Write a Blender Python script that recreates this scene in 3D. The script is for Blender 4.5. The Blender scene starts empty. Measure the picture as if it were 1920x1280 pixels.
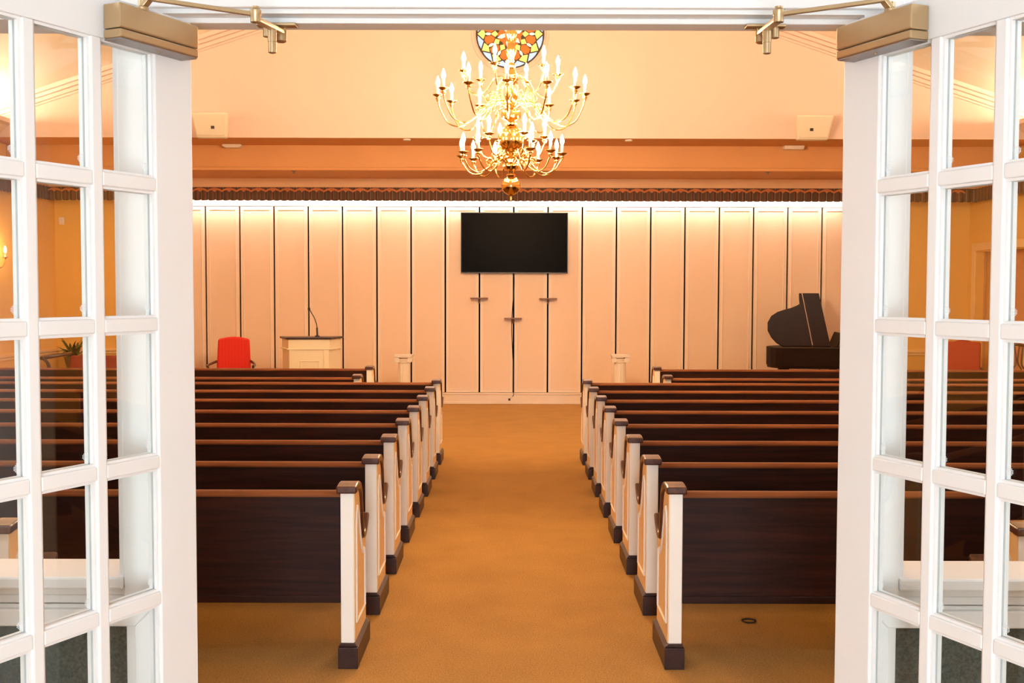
import bpy, bmesh, math, random
from mathutils import Matrix, Vector

random.seed(7)
SC = bpy.context.scene
COL = SC.collection
PI = math.pi

# ------------------------------------------------------------------ camera
F = 2050.0                       # focal length in pixels of the 1920 x 1280 frame
TP = 96.0 / F                    # tangent of the downward pitch
CH = 1.715                       # camera height
ROLL = 0.0024
_p = math.atan(TP)
FWD = Vector((0, math.cos(_p), -math.sin(_p)))
UP0 = Vector((0, math.sin(_p), math.cos(_p)))
RT0 = Vector((1, 0, 0))
UP = UP0 * math.cos(ROLL) - RT0 * math.sin(ROLL)
RT = RT0 * math.cos(ROLL) + UP0 * math.sin(ROLL)
cam_data = bpy.data.cameras.new('camera')
cam = bpy.data.objects.new('camera', cam_data)
COL.objects.link(cam)
cam_data.sensor_fit = 'HORIZONTAL'
cam_data.sensor_width = 36.0
cam_data.lens = 36.0 * F / 1920.0
cam_data.clip_start = 0.05
m = Matrix((RT, UP, -FWD)).transposed().to_4x4()
m.translation = Vector((0, 0, CH))
cam.matrix_world = m
SC.camera = cam


def P(px, py, Y):
    """the point of the plane y = Y that the photograph shows at (px, py)"""
    d = RT * (px - 960) + UP * (640 - py) + FWD * F
    k = Y / d.y
    return Vector((d.x * k, Y, CH + d.z * k))


# ------------------------------------------------------------------ world, light levels, exposure
world = bpy.data.worlds.new('world')
SC.world = world
world.use_nodes = True
world.node_tree.nodes['Background'].inputs[0].default_value = (1.0, 0.9, 0.8, 1)
world.node_tree.nodes['Background'].inputs[1].default_value = 0.05
SC.view_settings.view_transform = 'Standard'
SC.view_settings.look = 'None'
SC.view_settings.gamma = 1.0
SC.view_settings.use_curve_mapping = False
SC.view_settings.exposure = 0.0
SC.cycles.max_bounces = 8
SC.cycles.diffuse_bounces = 4
SC.cycles.glossy_bounces = 3
SC.cycles.transmission_bounces = 6
SC.cycles.transparent_max_bounces = 24
SC.cycles.caustics_reflective = False
SC.cycles.caustics_refractive = False
SC.cycles.sample_clamp_indirect = 6.0
L_BULB = 1050.0          # chandelier candle bulbs
L_TUBE = 42.0           # tubes behind the valance
L_COVE = 165.0           # uplight strips on the side ledges
L_FOYER = 12.0          # added ceiling panels, lighting the wall behind the doors
L_SCONCE = 420.0        # wall sconces, all but one added for light
L_DAY = 38.0            # added glowing panes behind the camera, lighting the pew backs
WARM = (1.0, 0.56, 0.20)
TUBEC = (1.0, 0.78, 0.62)


# ------------------------------------------------------------------ materials
def nodes_of(name):
    mt = bpy.data.materials.new(name)
    mt.use_nodes = True
    nt = mt.node_tree
    return mt, nt, nt.nodes['Principled BSDF']


def mat(name, col, rough=0.5, metal=0.0, var=0.05, scale=6.0, bump=0.0, bscale=60.0, spec=0.5, coat=0.0,
        emit=None, estr=0.0):
    mt, nt, b = nodes_of(name)
    tc = nt.nodes.new('ShaderNodeTexCoord')
    nz = nt.nodes.new('ShaderNodeTexNoise')
    nz.inputs['Scale'].default_value = scale
    nz.inputs['Detail'].default_value = 4
    nt.links.new(tc.outputs['Object'], nz.inputs['Vector'])
    mx = nt.nodes.new('ShaderNodeMix')
    mx.data_type = 'RGBA'
    mx.inputs[6].default_value = tuple(c * (1 - var) for c in col) + (1,)
    mx.inputs[7].default_value = tuple(min(1, c * (1 + var)) for c in col) + (1,)
    nt.links.new(nz.outputs['Fac'], mx.inputs[0])
    nt.links.new(mx.outputs[2], b.inputs['Base Color'])
    b.inputs['Roughness'].default_value = rough
    b.inputs['Metallic'].default_value = metal
    b.inputs['Specular IOR Level'].default_value = spec
    b.inputs['Coat Weight'].default_value = coat
    b.inputs['Coat Roughness'].default_value = 0.15
    if bump:
        n2 = nt.nodes.new('ShaderNodeTexNoise')
        n2.inputs['Scale'].default_value = bscale
        n2.inputs['Detail'].default_value = 3
        nt.links.new(tc.outputs['Object'], n2.inputs['Vector'])
        bp = nt.nodes.new('ShaderNodeBump')
        bp.inputs['Strength'].default_value = bump
        bp.inputs['Distance'].default_value = 0.01
        nt.links.new(n2.outputs['Fac'], bp.inputs['Height'])
        nt.links.new(bp.outputs['Normal'], b.inputs['Normal'])
    if emit:
        b.inputs['Emission Color'].default_value = tuple(emit) + (1,)
        b.inputs['Emission Strength'].default_value = estr
    return mt


def wood(name, c1, c2, rough=0.35, axis=0, coat=0.2, spec=0.5):
    mt, nt, b = nodes_of(name)
    tc = nt.nodes.new('ShaderNodeTexCoord')
    mp = nt.nodes.new('ShaderNodeMapping')
    s = [22.0, 22.0, 22.0]
    s[axis] = 1.3
    mp.inputs['Scale'].default_value = s
    nz = nt.nodes.new('ShaderNodeTexNoise')
    nz.inputs['Scale'].default_value = 1.6
    nz.inputs['Detail'].default_value = 6
    nz.inputs['Distortion'].default_value = 0.6
    rp = nt.nodes.new('ShaderNodeValToRGB')
    rp.color_ramp.elements[0].position = 0.35
    rp.color_ramp.elements[0].color = tuple(c1) + (1,)
    rp.color_ramp.elements[1].position = 0.7
    rp.color_ramp.elements[1].color = tuple(c2) + (1,)
    nt.links.new(tc.outputs['Object'], mp.inputs['Vector'])
    nt.links.new(mp.outputs['Vector'], nz.inputs['Vector'])
    nt.links.new(nz.outputs['Fac'], rp.inputs['Fac'])
    nt.links.new(rp.outputs['Color'], b.inputs['Base Color'])
    b.inputs['Roughness'].default_value = rough
    b.inputs['Coat Weight'].default_value = coat
    b.inputs['Coat Roughness'].default_value = 0.25
    b.inputs['Specular IOR Level'].default_value = spec
    return mt


def emit_mat(name, col, strength):
    mt = bpy.data.materials.new(name)
    mt.use_nodes = True
    nt = mt.node_tree
    nt.nodes.clear()
    o = nt.nodes.new('ShaderNodeOutputMaterial')
    e = nt.nodes.new('ShaderNodeEmission')
    e.inputs[0].default_value = tuple(col) + (1,)
    e.inputs[1].default_value = strength
    nt.links.new(e.outputs[0], o.inputs[0])
    return mt


def glass_mat(name, tint=(0.97, 0.98, 0.97), ior=1.5):
    mt = bpy.data.materials.new(name)
    mt.use_nodes = True
    nt = mt.node_tree
    nt.nodes.clear()
    o = nt.nodes.new('ShaderNodeOutputMaterial')
    t = nt.nodes.new('ShaderNodeBsdfTransparent')
    t.inputs[0].default_value = tuple(tint) + (1,)
    g = nt.nodes.new('ShaderNodeBsdfGlossy')
    g.inputs['Roughness'].default_value = 0.01
    fr = nt.nodes.new('ShaderNodeFresnel')
    fr.inputs['IOR'].default_value = ior
    mx = nt.nodes.new('ShaderNodeMixShader')
    # the same air-to-glass ratio on both faces of the thin pane
    ge = nt.nodes.new('ShaderNodeNewGeometry')
    mr = nt.nodes.new('ShaderNodeMapRange')
    mr.inputs['To Min'].default_value = ior
    mr.inputs['To Max'].default_value = 1.0 / ior
    nt.links.new(ge.outputs['Backfacing'], mr.inputs['Value'])
    nt.links.new(mr.outputs[0], fr.inputs['IOR'])
    nt.links.new(fr.outputs[0], mx.inputs[0])
    nt.links.new(t.outputs[0], mx.inputs[1])
    nt.links.new(g.outputs[0], mx.inputs[2])
    nt.links.new(mx.outputs[0], o.inputs[0])
    return mt


def carpet_mat(name, c1, c2):
    mt, nt, b = nodes_of(name)
    tc = nt.nodes.new('ShaderNodeTexCoord')
    n1 = nt.nodes.new('ShaderNodeTexNoise')
    n1.inputs['Scale'].default_value = 130
    n1.inputs['Detail'].default_value = 4
    n2 = nt.nodes.new('ShaderNodeTexNoise')
    n2.inputs['Scale'].default_value = 3.0
    n2.inputs['Detail'].default_value = 3
    ad = nt.nodes.new('ShaderNodeMath')
    ad.operation = 'MULTIPLY_ADD'
    ad.inputs[1].default_value = 0.25
    rp = nt.nodes.new('ShaderNodeValToRGB')
    rp.color_ramp.elements[0].position = 0.38
    rp.color_ramp.elements[0].color = tuple(c1) + (1,)
    rp.color_ramp.elements[1].position = 0.85
    rp.color_ramp.elements[1].color = tuple(c2) + (1,)
    for n in (n1, n2):
        nt.links.new(tc.outputs['Object'], n.inputs['Vector'])
    nt.links.new(n2.outputs['Fac'], ad.inputs[0])
    nt.links.new(n1.outputs['Fac'], ad.inputs[2])
    nt.links.new(ad.outputs[0], rp.inputs['Fac'])
    nt.links.new(rp.outputs['Color'], b.inputs['Base Color'])
    bp = nt.nodes.new('ShaderNodeBump')
    bp.inputs['Strength'].default_value = 0.6
    bp.inputs['Distance'].default_value = 0.006
    nt.links.new(n1.outputs['Fac'], bp.inputs['Height'])
    nt.links.new(bp.outputs['Normal'], b.inputs['Normal'])
    b.inputs['Roughness'].default_value = 0.95
    b.inputs['Specular IOR Level'].default_value = 0.1
    b.inputs['Sheen Weight'].default_value = 0.1
    return mt


def stripe_mat(name, c1, c2, c3, period, axis='X'):
    """woven stripes running down a fabric"""
    mt, nt, b = nodes_of(name)
    tc = nt.nodes.new('ShaderNodeTexCoord')
    sp = nt.nodes.new('ShaderNodeSeparateXYZ')
    nt.links.new(tc.outputs['Object'], sp.inputs[0])
    mu = nt.nodes.new('ShaderNodeMath')
    mu.operation = 'MULTIPLY'
    mu.inputs[1].default_value = 1.0 / period
    nt.links.new(sp.outputs[axis], mu.inputs[0])
    fr = nt.nodes.new('ShaderNodeMath')
    fr.operation = 'FRACT'
    nt.links.new(mu.outputs[0], fr.inputs[0])
    rp = nt.nodes.new('ShaderNodeValToRGB')
    rp.color_ramp.interpolation = 'CONSTANT'
    e = rp.color_ramp.elements
    e[0].position = 0.0
    e[0].color = tuple(c1) + (1,)
    e[1].position = 0.42
    e[1].color = tuple(c2) + (1,)
    for pos, c in ((0.54, c1), (0.86, c3), (0.92, c1)):
        k = e.new(pos)
        k.color = tuple(c) + (1,)
    nt.links.new(fr.outputs[0], rp.inputs['Fac'])
    nt.links.new(rp.outputs['Color'], b.inputs['Base Color'])
    b.inputs['Roughness'].default_value = 0.9
    return mt


M = {}
M['white'] = mat('white_paint', (0.86, 0.835, 0.82), 0.38, var=0.015)
M['pewwhite'] = mat('pew_white_paint', (0.88, 0.83, 0.76), 0.4, var=0.02)
M['pewcream'] = mat('pew_face_cream', (0.86, 0.60, 0.31), 0.45, var=0.03)
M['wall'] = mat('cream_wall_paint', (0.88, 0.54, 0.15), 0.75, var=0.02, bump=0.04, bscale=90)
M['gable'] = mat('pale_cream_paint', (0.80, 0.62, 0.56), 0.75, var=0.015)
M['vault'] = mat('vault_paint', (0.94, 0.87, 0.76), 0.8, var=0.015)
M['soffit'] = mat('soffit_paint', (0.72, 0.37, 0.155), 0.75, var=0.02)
M['panel'] = mat('partition_panel_cloth', (0.90, 0.70, 0.55), 0.7, var=0.025, scale=3)
M['panelframe'] = mat('partition_frame_paint', (0.93, 0.77, 0.64), 0.5, var=0.02)
M['slot'] = mat('black_slot', (0.004, 0.003, 0.003), 0.9, spec=0.0)
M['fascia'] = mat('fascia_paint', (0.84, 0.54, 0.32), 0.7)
M['wtrim'] = mat('wall_trim_paint', (0.92, 0.64, 0.30), 0.5)
M['base'] = mat('baseboard_paint', (0.88, 0.74, 0.62), 0.45)
M['carpet'] = carpet_mat('tan_carpet', (0.27, 0.128, 0.021), (0.54, 0.275, 0.055))
M['green'] = carpet_mat('green_felt', (0.035, 0.055, 0.05), (0.10, 0.13, 0.12))
M['pew'] = wood('dark_pew_wood', (0.013, 0.0045, 0.004), (0.034, 0.010, 0.007), 0.5, coat=0.0, spec=0.14)
M['cap'] = wood('mahogany_cap', (0.05, 0.014, 0.009), (0.10, 0.029, 0.016), 0.28, axis=1, coat=0.3, spec=0.4)
M['plinth'] = wood('plinth_wood', (0.026, 0.010, 0.009), (0.048, 0.017, 0.013), 0.4, axis=1, coat=0.1, spec=0.3)
M['rail'] = wood('pew_rail_wood', (0.15, 0.045, 0.016), (0.25, 0.083, 0.028), 0.4, coat=0.0, spec=0.2)
M['brass'] = mat('polished_brass', (0.80, 0.49, 0.16), 0.14, metal=1.0, var=0.05)
M['bronze'] = mat('satin_bronze', (0.54, 0.38, 0.21), 0.42, metal=0.85, var=0.06, scale=14)
M['bronzedark'] = mat('bronze_underside', (0.33, 0.29, 0.27), 0.45, metal=0.7)
M['candle'] = mat('candle_sleeve', (0.95, 0.88, 0.74), 0.5)
M['bulb'] = emit_mat('candle_bulb_glow', (1.0, 0.68, 0.38), L_BULB)
M['sconcebulb'] = emit_mat('sconce_bulb_glow', (1.0, 0.64, 0.33), L_SCONCE)
M['tube'] = emit_mat('tube_glow', TUBEC, L_TUBE)
M['cove'] = emit_mat('cove_glow', (1.0, 0.76, 0.48), L_COVE)
M['foyer'] = emit_mat('foyer_panel_glow', (0.76, 0.90, 1.0), L_FOYER)
M['day'] = emit_mat('added_day_glow', (0.78, 0.91, 1.0), L_DAY)
M['glass'] = glass_mat('clear_glass')
M['stamp'] = mat('etched_mark', (0.85, 0.85, 0.85), 0.7)
M['screen'] = mat('tv_screen', (0.003, 0.0025, 0.003), 0.3, spec=0.02)
M['blackplastic'] = mat('black_plastic', (0.012, 0.011, 0.011), 0.4)
M['shelf'] = wood('shelf_wood', (0.16, 0.07, 0.035), (0.26, 0.12, 0.06), 0.5)
M['piano'] = mat('black_lacquer', (0.014, 0.007, 0.005), 0.45, spec=0.06)
M['ivory'] = mat('ivory_keys', (0.85, 0.8, 0.7), 0.3)
M['red'] = mat('red_upholstery', (0.72, 0.040, 0.026), 0.85, var=0.10, scale=30, bump=0.15, bscale=200)
M['redstripe'] = stripe_mat('red_ribbed_upholstery', (0.74, 0.035, 0.022), (0.60, 0.026, 0.02), (0.66, 0.03, 0.02), 0.045)
M['maroon'] = mat('maroon_upholstery', (0.26, 0.030, 0.024), 0.85, var=0.1, scale=25, bump=0.15, bscale=200)
M['rust'] = mat('rust_red_upholstery', (0.42, 0.050, 0.022), 0.85, var=0.1, scale=25, bump=0.15, bscale=200)
M['chairwood'] = wood('chair_wood', (0.05, 0.022, 0.012), (0.11, 0.05, 0.025), 0.3, axis=2)
M['podium'] = mat('podium_cream_paint', (0.90, 0.82, 0.64), 0.45, var=0.02)
M['plaster'] = mat('plaster_white', (0.88, 0.80, 0.72), 0.6, var=0.03)
M['speaker'] = mat('speaker_shell', (0.86, 0.80, 0.68), 0.5, var=0.02)
M['leaf'] = mat('leaf_green', (0.07, 0.085, 0.02), 0.5, var=0.4, scale=20)
M['leafy'] = mat('leaf_yellow', (0.40, 0.26, 0.05), 0.5, var=0.3, scale=20)
M['pot'] = mat('glazed_pot', (0.16, 0.09, 0.05), 0.35)
M['soil'] = mat('soil', (0.03, 0.02, 0.014), 0.95)
M['skirt'] = stripe_mat('valance_striped_cloth', (0.105, 0.060, 0.042), (0.22, 0.075, 0.045), (0.36, 0.24, 0.16), 0.107)
M['skirty'] = stripe_mat('side_valance_striped_cloth', (0.105, 0.060, 0.042), (0.22, 0.075, 0.045), (0.36, 0.24, 0.16), 0.107, 'Y')
M['swag'] = mat('swag_cloth', (0.62, 0.22, 0.085), 0.85, var=0.08, scale=20)
M['lead'] = mat('lead_came', (0.05, 0.035, 0.02), 0.5)


def stained(name, col, s):
    return mat(name, col, 0.25, var=0.25, scale=14, emit=col, estr=s)


M['g_red'] = stained('red_stained_glass', (0.66, 0.10, 0.015), 1.1)
M['g_yel'] = stained('yellow_stained_glass', (0.90, 0.70, 0.14), 1.15)
M['g_blue'] = stained('blue_stained_glass', (0.30, 0.48, 0.80), 0.75)
M['g_pale'] = stained('pale_stained_glass', (0.55, 0.78, 0.70), 0.65)


# ------------------------------------------------------------------ mesh helpers
class MB:
    def __init__(self):
        self.v = []
        self.f = []

    def add(self, vs, fs):
        n = len(self.v)
        self.v += [tuple(v) for v in vs]
        self.f += [tuple(i + n for i in f) for f in fs]
        return self

    def box(self, x0, x1, y0, y1, z0, z1):
        x0, x1 = sorted((x0, x1))
        y0, y1 = sorted((y0, y1))
        z0, z1 = sorted((z0, z1))
        v = [(x0, y0, z0), (x1, y0, z0), (x1, y1, z0), (x0, y1, z0), (x0, y0, z1), (x1, y0, z1), (x1, y1, z1), (x0, y1, z1)]
        return self.add(v, [(3, 2, 1, 0), (4, 5, 6, 7), (0, 1, 5, 4), (1, 2, 6, 5), (2, 3, 7, 6), (3, 0, 4, 7)])

    def prism(self, poly, axis, a, b):
        """poly in the two other axes (in x, y, z order), pushed along axis from a to b"""
        n = len(poly)

        def pt(p, t):
            return {0: (t, p[0], p[1]), 1: (p[0], t, p[1]), 2: (p[0], p[1], t)}[axis]
        v = [pt(p, a) for p in poly] + [pt(p, b) for p in poly]
        fs = [tuple(range(n))[::-1], tuple(range(n, 2 * n))]
        for i in range(n):
            j = (i + 1) % n
            fs.append((i, j, n + j, n + i))
        return self.add(v, fs)

    def tube(self, path, r, n=8, closed=False, cap=True):
        path = [Vector(p) for p in path]
        k = len(path)
        rs = r if isinstance(r, (list, tuple)) else [r] * k
        vs = []
        prev = None
        for i, p in enumerate(path):
            if closed:
                t = path[(i + 1) % k] - path[i - 1]
            else:
                t = path[min(i + 1, k - 1)] - path[max(i - 1, 0)]
            t.normalize()
            if prev is None:
                a = Vector((0, 0, 1)) if abs(t.z) < 0.9 else Vector((1, 0, 0))
                u = t.cross(a).normalized()
            else:
                u = (prev - t * prev.dot(t))
                if u.length < 1e-6:
                    u = t.orthogonal()
                u.normalize()
            prev = u
            w = t.cross(u)
            for j in range(n):
                an = 2 * PI * j / n
                vs.append(p + (u * math.cos(an) + w * math.sin(an)) * rs[i])
        fs = []
        for i in range(k if closed else k - 1):
            a = i * n
            b = ((i + 1) % k) * n
            for j in range(n):
                fs.append((a + j, a + (j + 1) % n, b + (j + 1) % n, b + j))
        if not closed and cap:
            fs.append(tuple(range(n))[::-1])
            fs.append(tuple((k - 1) * n + j for j in range(n)))
        return self.add(vs, fs)

    def lathe(self, prof, n=20, c=(0, 0, 0), sx=1.0):
        vs = []
        for r, z in prof:
            for j in range(n):
                an = 2 * PI * j / n
                vs.append((c[0] + r * math.cos(an) * sx, c[1] + r * math.sin(an), c[2] + z))
        fs = []
        for i in range(len(prof) - 1):
            for j in range(n):
                fs.append((i * n + j, i * n + (j + 1) % n, (i + 1) * n + (j + 1) % n, (i + 1) * n + j))
        fs.append(tuple(range(n))[::-1])
        fs.append(tuple((len(prof) - 1) * n + j for j in range(n)))
        return self.add(vs, fs)

    def sphere(self, c, r, n=12, sz=1.0):
        prof = []
        for i in range(n // 2 + 1):
            a = -PI / 2 + PI * i / (n // 2)
            prof.append((max(1e-4, r * math.cos(a)), r * sz * math.sin(a)))
        return self.lathe(prof, n, c)

    def mesh(self, name):
        me = bpy.data.meshes.new(name)
        me.from_pydata(self.v, [], self.f)
        bm = bmesh.new()
        bm.from_mesh(me)
        bmesh.ops.recalc_face_normals(bm, faces=bm.faces)
        bm.to_mesh(me)
        bm.free()
        return me

    def build(self, name, mt, parent=None, smooth=False, bevel=0.0, seg=2):
        me = self.mesh(name)
        me.materials.append(M[mt] if isinstance(mt, str) else mt)
        return put(name, me, parent, smooth, bevel, seg)


def put(name, me, parent=None, smooth=False, bevel=0.0, seg=2):
    o = bpy.data.objects.new(name, me)
    COL.objects.link(o)
    if parent:
        o.parent = parent
    if smooth:
        me.shade_smooth()
        me.set_sharp_from_angle(angle=math.radians(38))
    if bevel:
        b = o.modifiers.new('bevel', 'BEVEL')
        b.width = bevel
        b.segments = seg
        b.limit_method = 'ANGLE'
        b.angle_limit = math.radians(35)
    return o


def tag(o, label=None, cat=None, group=None, kind=None):
    if label:
        o['label'] = label
    if cat:
        o['category'] = cat
    if group:
        o['group'] = group
    if kind:
        o['kind'] = kind
    return o


def empty(name, loc=(0, 0, 0), rz=0.0):
    o = bpy.data.objects.new(name, None)
    COL.objects.link(o)
    o.location = loc
    o.rotation_euler = (0, 0, rz)
    o.empty_display_size = 0.1
    return o


KIDS = {}


def children(o):
    return [c for c in COL.objects if c.parent == o]


def copy_tree(o, parent=None):
    c = o.copy()
    COL.objects.link(c)
    c.parent = parent
    for ch in [k for k in o.children]:
        copy_tree(ch, c)
    return c


def struct(o, label=None):
    o['kind'] = 'structure'
    if label:
        o['label'] = label
    return o


def catmull(pts, k=6):
    pts = [Vector(p) for p in pts]
    out = []
    for i in range(len(pts) - 1):
        p0 = pts[max(i - 1, 0)]
        p1, p2 = pts[i], pts[i + 1]
        p3 = pts[min(i + 2, len(pts) - 1)]
        for j in range(k):
            t = j / k
            out.append(0.5 * ((2 * p1) + (p2 - p0) * t + (2 * p0 - 5 * p1 + 4 * p2 - p3) * t * t + (3 * p1 - p0 - 3 * p2 + p3) * t ** 3))
    out.append(pts[-1])
    return out


# ------------------------------------------------------------------ main dimensions
YD0, YD1 = 3.10, 3.27            # partition wall between foyer and chapel
YB = 16.46                       # far wall
Y3 = 15.98                       # valance face
Z3 = P(960, 352, Y3).z
Z2 = P(960, 335, Y3).z
Y2 = (Z2 - CH) / ((P(960, 320, 10).z - CH) / 10)
Z1 = CH + (P(960, 273, 10).z - CH) / 10 * Y2
YG = (Z1 - CH) / ((P(960, 259, 10).z - CH) / 10)
XS = 6.86                        # side walls
XV = 6.70                        # springing line of the vault
_a = P(480, 62, YG)
_b = P(74, 196, YG)
SL = (_a.z - _b.z) / (_a.x - _b.x)
ZR = _a.z - SL * _a.x            # underside of the ridge at the gable (lower edge of the moulding)
ZR += 0.18
ZHEAD = 2.487
ZV = ZR - SL * XV

# ------------------------------------------------------------------ floor
struct(MB().box(-7.1, 7.1, YD0, YB + 0.2, -0.1, 0).build('floor', 'carpet'), 'tan carpet covering the chapel floor')
struct(MB().box(-4.1, 4.1, -3.1, YD0, -0.1, 0).build('floor_foyer', 'carpet'))

# ------------------------------------------------------------------ foyer shell (around the camera)
struct(MB().box(-4.1, 4.1, -3.1, YD0, 2.95, 3.05).build('ceiling_foyer', 'white'))
struct(MB().box(-4.2, -4.1, -3.1, YD0, 0, 2.95).build('wall_foyer_left', 'white'))
struct(MB().box(4.1, 4.2, -3.1, YD0, 0, 2.95).build('wall_foyer_right', 'white'))
wr_ = MB()
wr_.box(-4.1, -.72, -3.2, -3.1, 0, 2.95)
wr_.box(.72, 4.1, -3.2, -3.1, 0, 2.95)
wr_.box(-.72, .72, -3.2, -3.1, 2.3, 2.95)
struct(wr_.build('wall_foyer_rear', 'white'))
# added glowing panes opposite the chapel doors, framed like a street entrance
en = struct(empty('window_3', (0, -3.12, 0)), 'added glowing panes that send daylight in behind the camera')
for x in (-.66, .03):
    MB().box(x, x + .63, -.03, -.02, .06, 2.24).build('glass_pane', 'day', en)
for x in (-.72, -.03, .66):
    MB().box(x, x + .06, -.06, .02, 0, 2.3).build('mullion', 'white', en)
MB().box(-.72, .72, -.06, .02, 2.24, 2.3).build('head_rail', 'white', en)
MB().box(-.72, .72, -.06, .02, 0, .06).build('bottom_rail', 'white', en)
for i, (x, y) in enumerate(((-2.3, 2.55), (2.3, 2.55))):  # panels added to brighten the wall behind the open doors
    t = empty('added_foyer_light', (x, y, 2.95))
    tag(t, 'added flat white foyer light panel behind the open %s door' % ('left', 'right')[i], 'ceiling light', 'added foyer light panels')
    fr = MB()
    for b_ in ((-.62, .62, -.32, -.28), (-.62, .62, .28, .32), (-.62, -.58, -.28, .28), (.58, .62, -.28, .28)):
        fr.box(b_[0], b_[1], b_[2], b_[3], -0.04, 0)
    fr.build('frame', 'white', t)
    MB().box(-.58, .58, -.28, .28, -0.03, -0.005).build('diffuser', 'foyer', t)

# ------------------------------------------------------------------ partition wall with the doorway and two windows
XO = 0.985                       # half width of the doorway
XW0, XW1 = 1.105, 2.75           # interior windows beside the doors
ZS = P(130, 1077, YD0).z         # window sill
ZPAN = P(130, 1172, YD0).z       # top of the green panel
wf = MB()
roof = [(-7.0, ZHEAD), (7.0, ZHEAD), (7.0, ZR + .1 - SL * 7.0), (0, ZR + .1), (-7.0, ZR + .1 - SL * 7.0)]
wf.prism(roof, 1, YD0, YD1)
for s in (-1, 1):
    wf.box(s * XO, s * XW0, YD0, YD1, 0, ZHEAD)
    wf.box(s * XW1, s * 7.0, YD0, YD1, 0, ZHEAD)
    wf.box(s * XW0, s * XW1, YD0 + 0.03, YD1, 0, ZS - 0.035)
struct(wf.build('wall_front', 'white'), 'white partition wall around the doorway')
# head trim over the doorway: front casing, stop and warm chapel-side strip
t1 = MB()
t1.box(-1.09, 1.09, YD0 - 0.022, YD0 - 0.001, ZHEAD + 0.012, ZHEAD + 0.15)
t1.box(-1.12, 1.12, YD0 - 0.035, YD0 - 0.001, ZHEAD + 0.15, ZHEAD + 0.19)
struct(t1.build('trim_1', 'white', bevel=0.004))
t2 = MB()
t2.box(-XO, XO, YD0 + 0.045, YD0 + 0.095, ZHEAD - 0.016, ZHEAD)
t2.box(-XO, XO, YD0 + 0.115, YD1, ZHEAD - 0.006, ZHEAD)
struct(t2.build('trim_2', 'white', bevel=0.003))
for k, s in enumerate((-1, 1)):
    w = struct(empty('window_%d' % (k + 1), (0, 0, 0)))
    MB().box(s * (XW0 - .0), s * XW1, YD0 - 0.03, YD1 + 0.02, ZS - 0.035, ZS).build('window_sill', 'white', w, bevel=0.006)
    jb = MB()
    jb.box(s * XW0, s * (XW0 + .018), YD0, YD1, ZS, ZHEAD)
    jb.box(s * (XW1 - .018), s * XW1, YD0, YD1, ZS, ZHEAD)
    jb.box(s * XW0, s * XW1, YD0, YD1, ZHEAD - 0.018, ZHEAD)
    jb.build('jamb_lining', 'white', w)
    cs = MB()
    cs.box(s * (XW0 - .075), s * XW0, YD0 - 0.02, YD0, ZS - 0.09, ZHEAD + 0.0)
    cs.build('casing', 'white', w, bevel=0.004)
    # apron boards below the sill
    for j, (za, zb, d) in enumerate(((0.037, 0.058, 0.018), (0.060, 0.085, 0.008), (0.087, 0.116, 0.012), (0.118, 0.148, 0.006))):
        MB().box(s * XW0, s * XW1, YD0 + 0.03 - d - 0.012, YD0 + 0.03, ZS - zb, ZS - za).build('apron_board', 'white', w, bevel=0.003)
    # green panel in a mitred white frame
    pn = struct(empty('trim_%d' % (k + 3), (0, 0, 0)))
    xa, xb = XW0 - 0.025, XW1
    MB().box(s * xa, s * xb, YD0 + 0.012, YD0 + 0.03, 0.12, ZPAN).build('green_panel', 'green', pn)
    for nm, poly in (('frame_rail', [(s * xa, ZPAN), (s * xb, ZPAN), (s * (xb + .05), ZPAN + .05), (s * (xa - .05), ZPAN + .05)]),
                     ('frame_rail', [(s * xa, ZPAN), (s * (xa - .05), ZPAN + .05), (s * (xa - .05), .07), (s * xa, .12)]),
                     ('frame_rail', [(s * xa, .12), (s * (xa - .05), .07), (s * (xb + .05), .07), (s * xb, .12)])):
        MB().prism(poly, 1, YD0 - 0.012, YD0 + 0.03).build(nm, 'white', pn, bevel=0.004)

# ------------------------------------------------------------------ french doors
SCOL = [(.142, .328), (.361, .534), (.567, .740)]
DW = 0.955
ZROW = [0.868 + .3763 * i for i in range(-1, 5)]     # muntin centres, the outer two are rail edges
ZB0 = ZROW[0] + .018
ZT1 = 2.352
DTOP = 2.462
stamp_me = None


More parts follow.
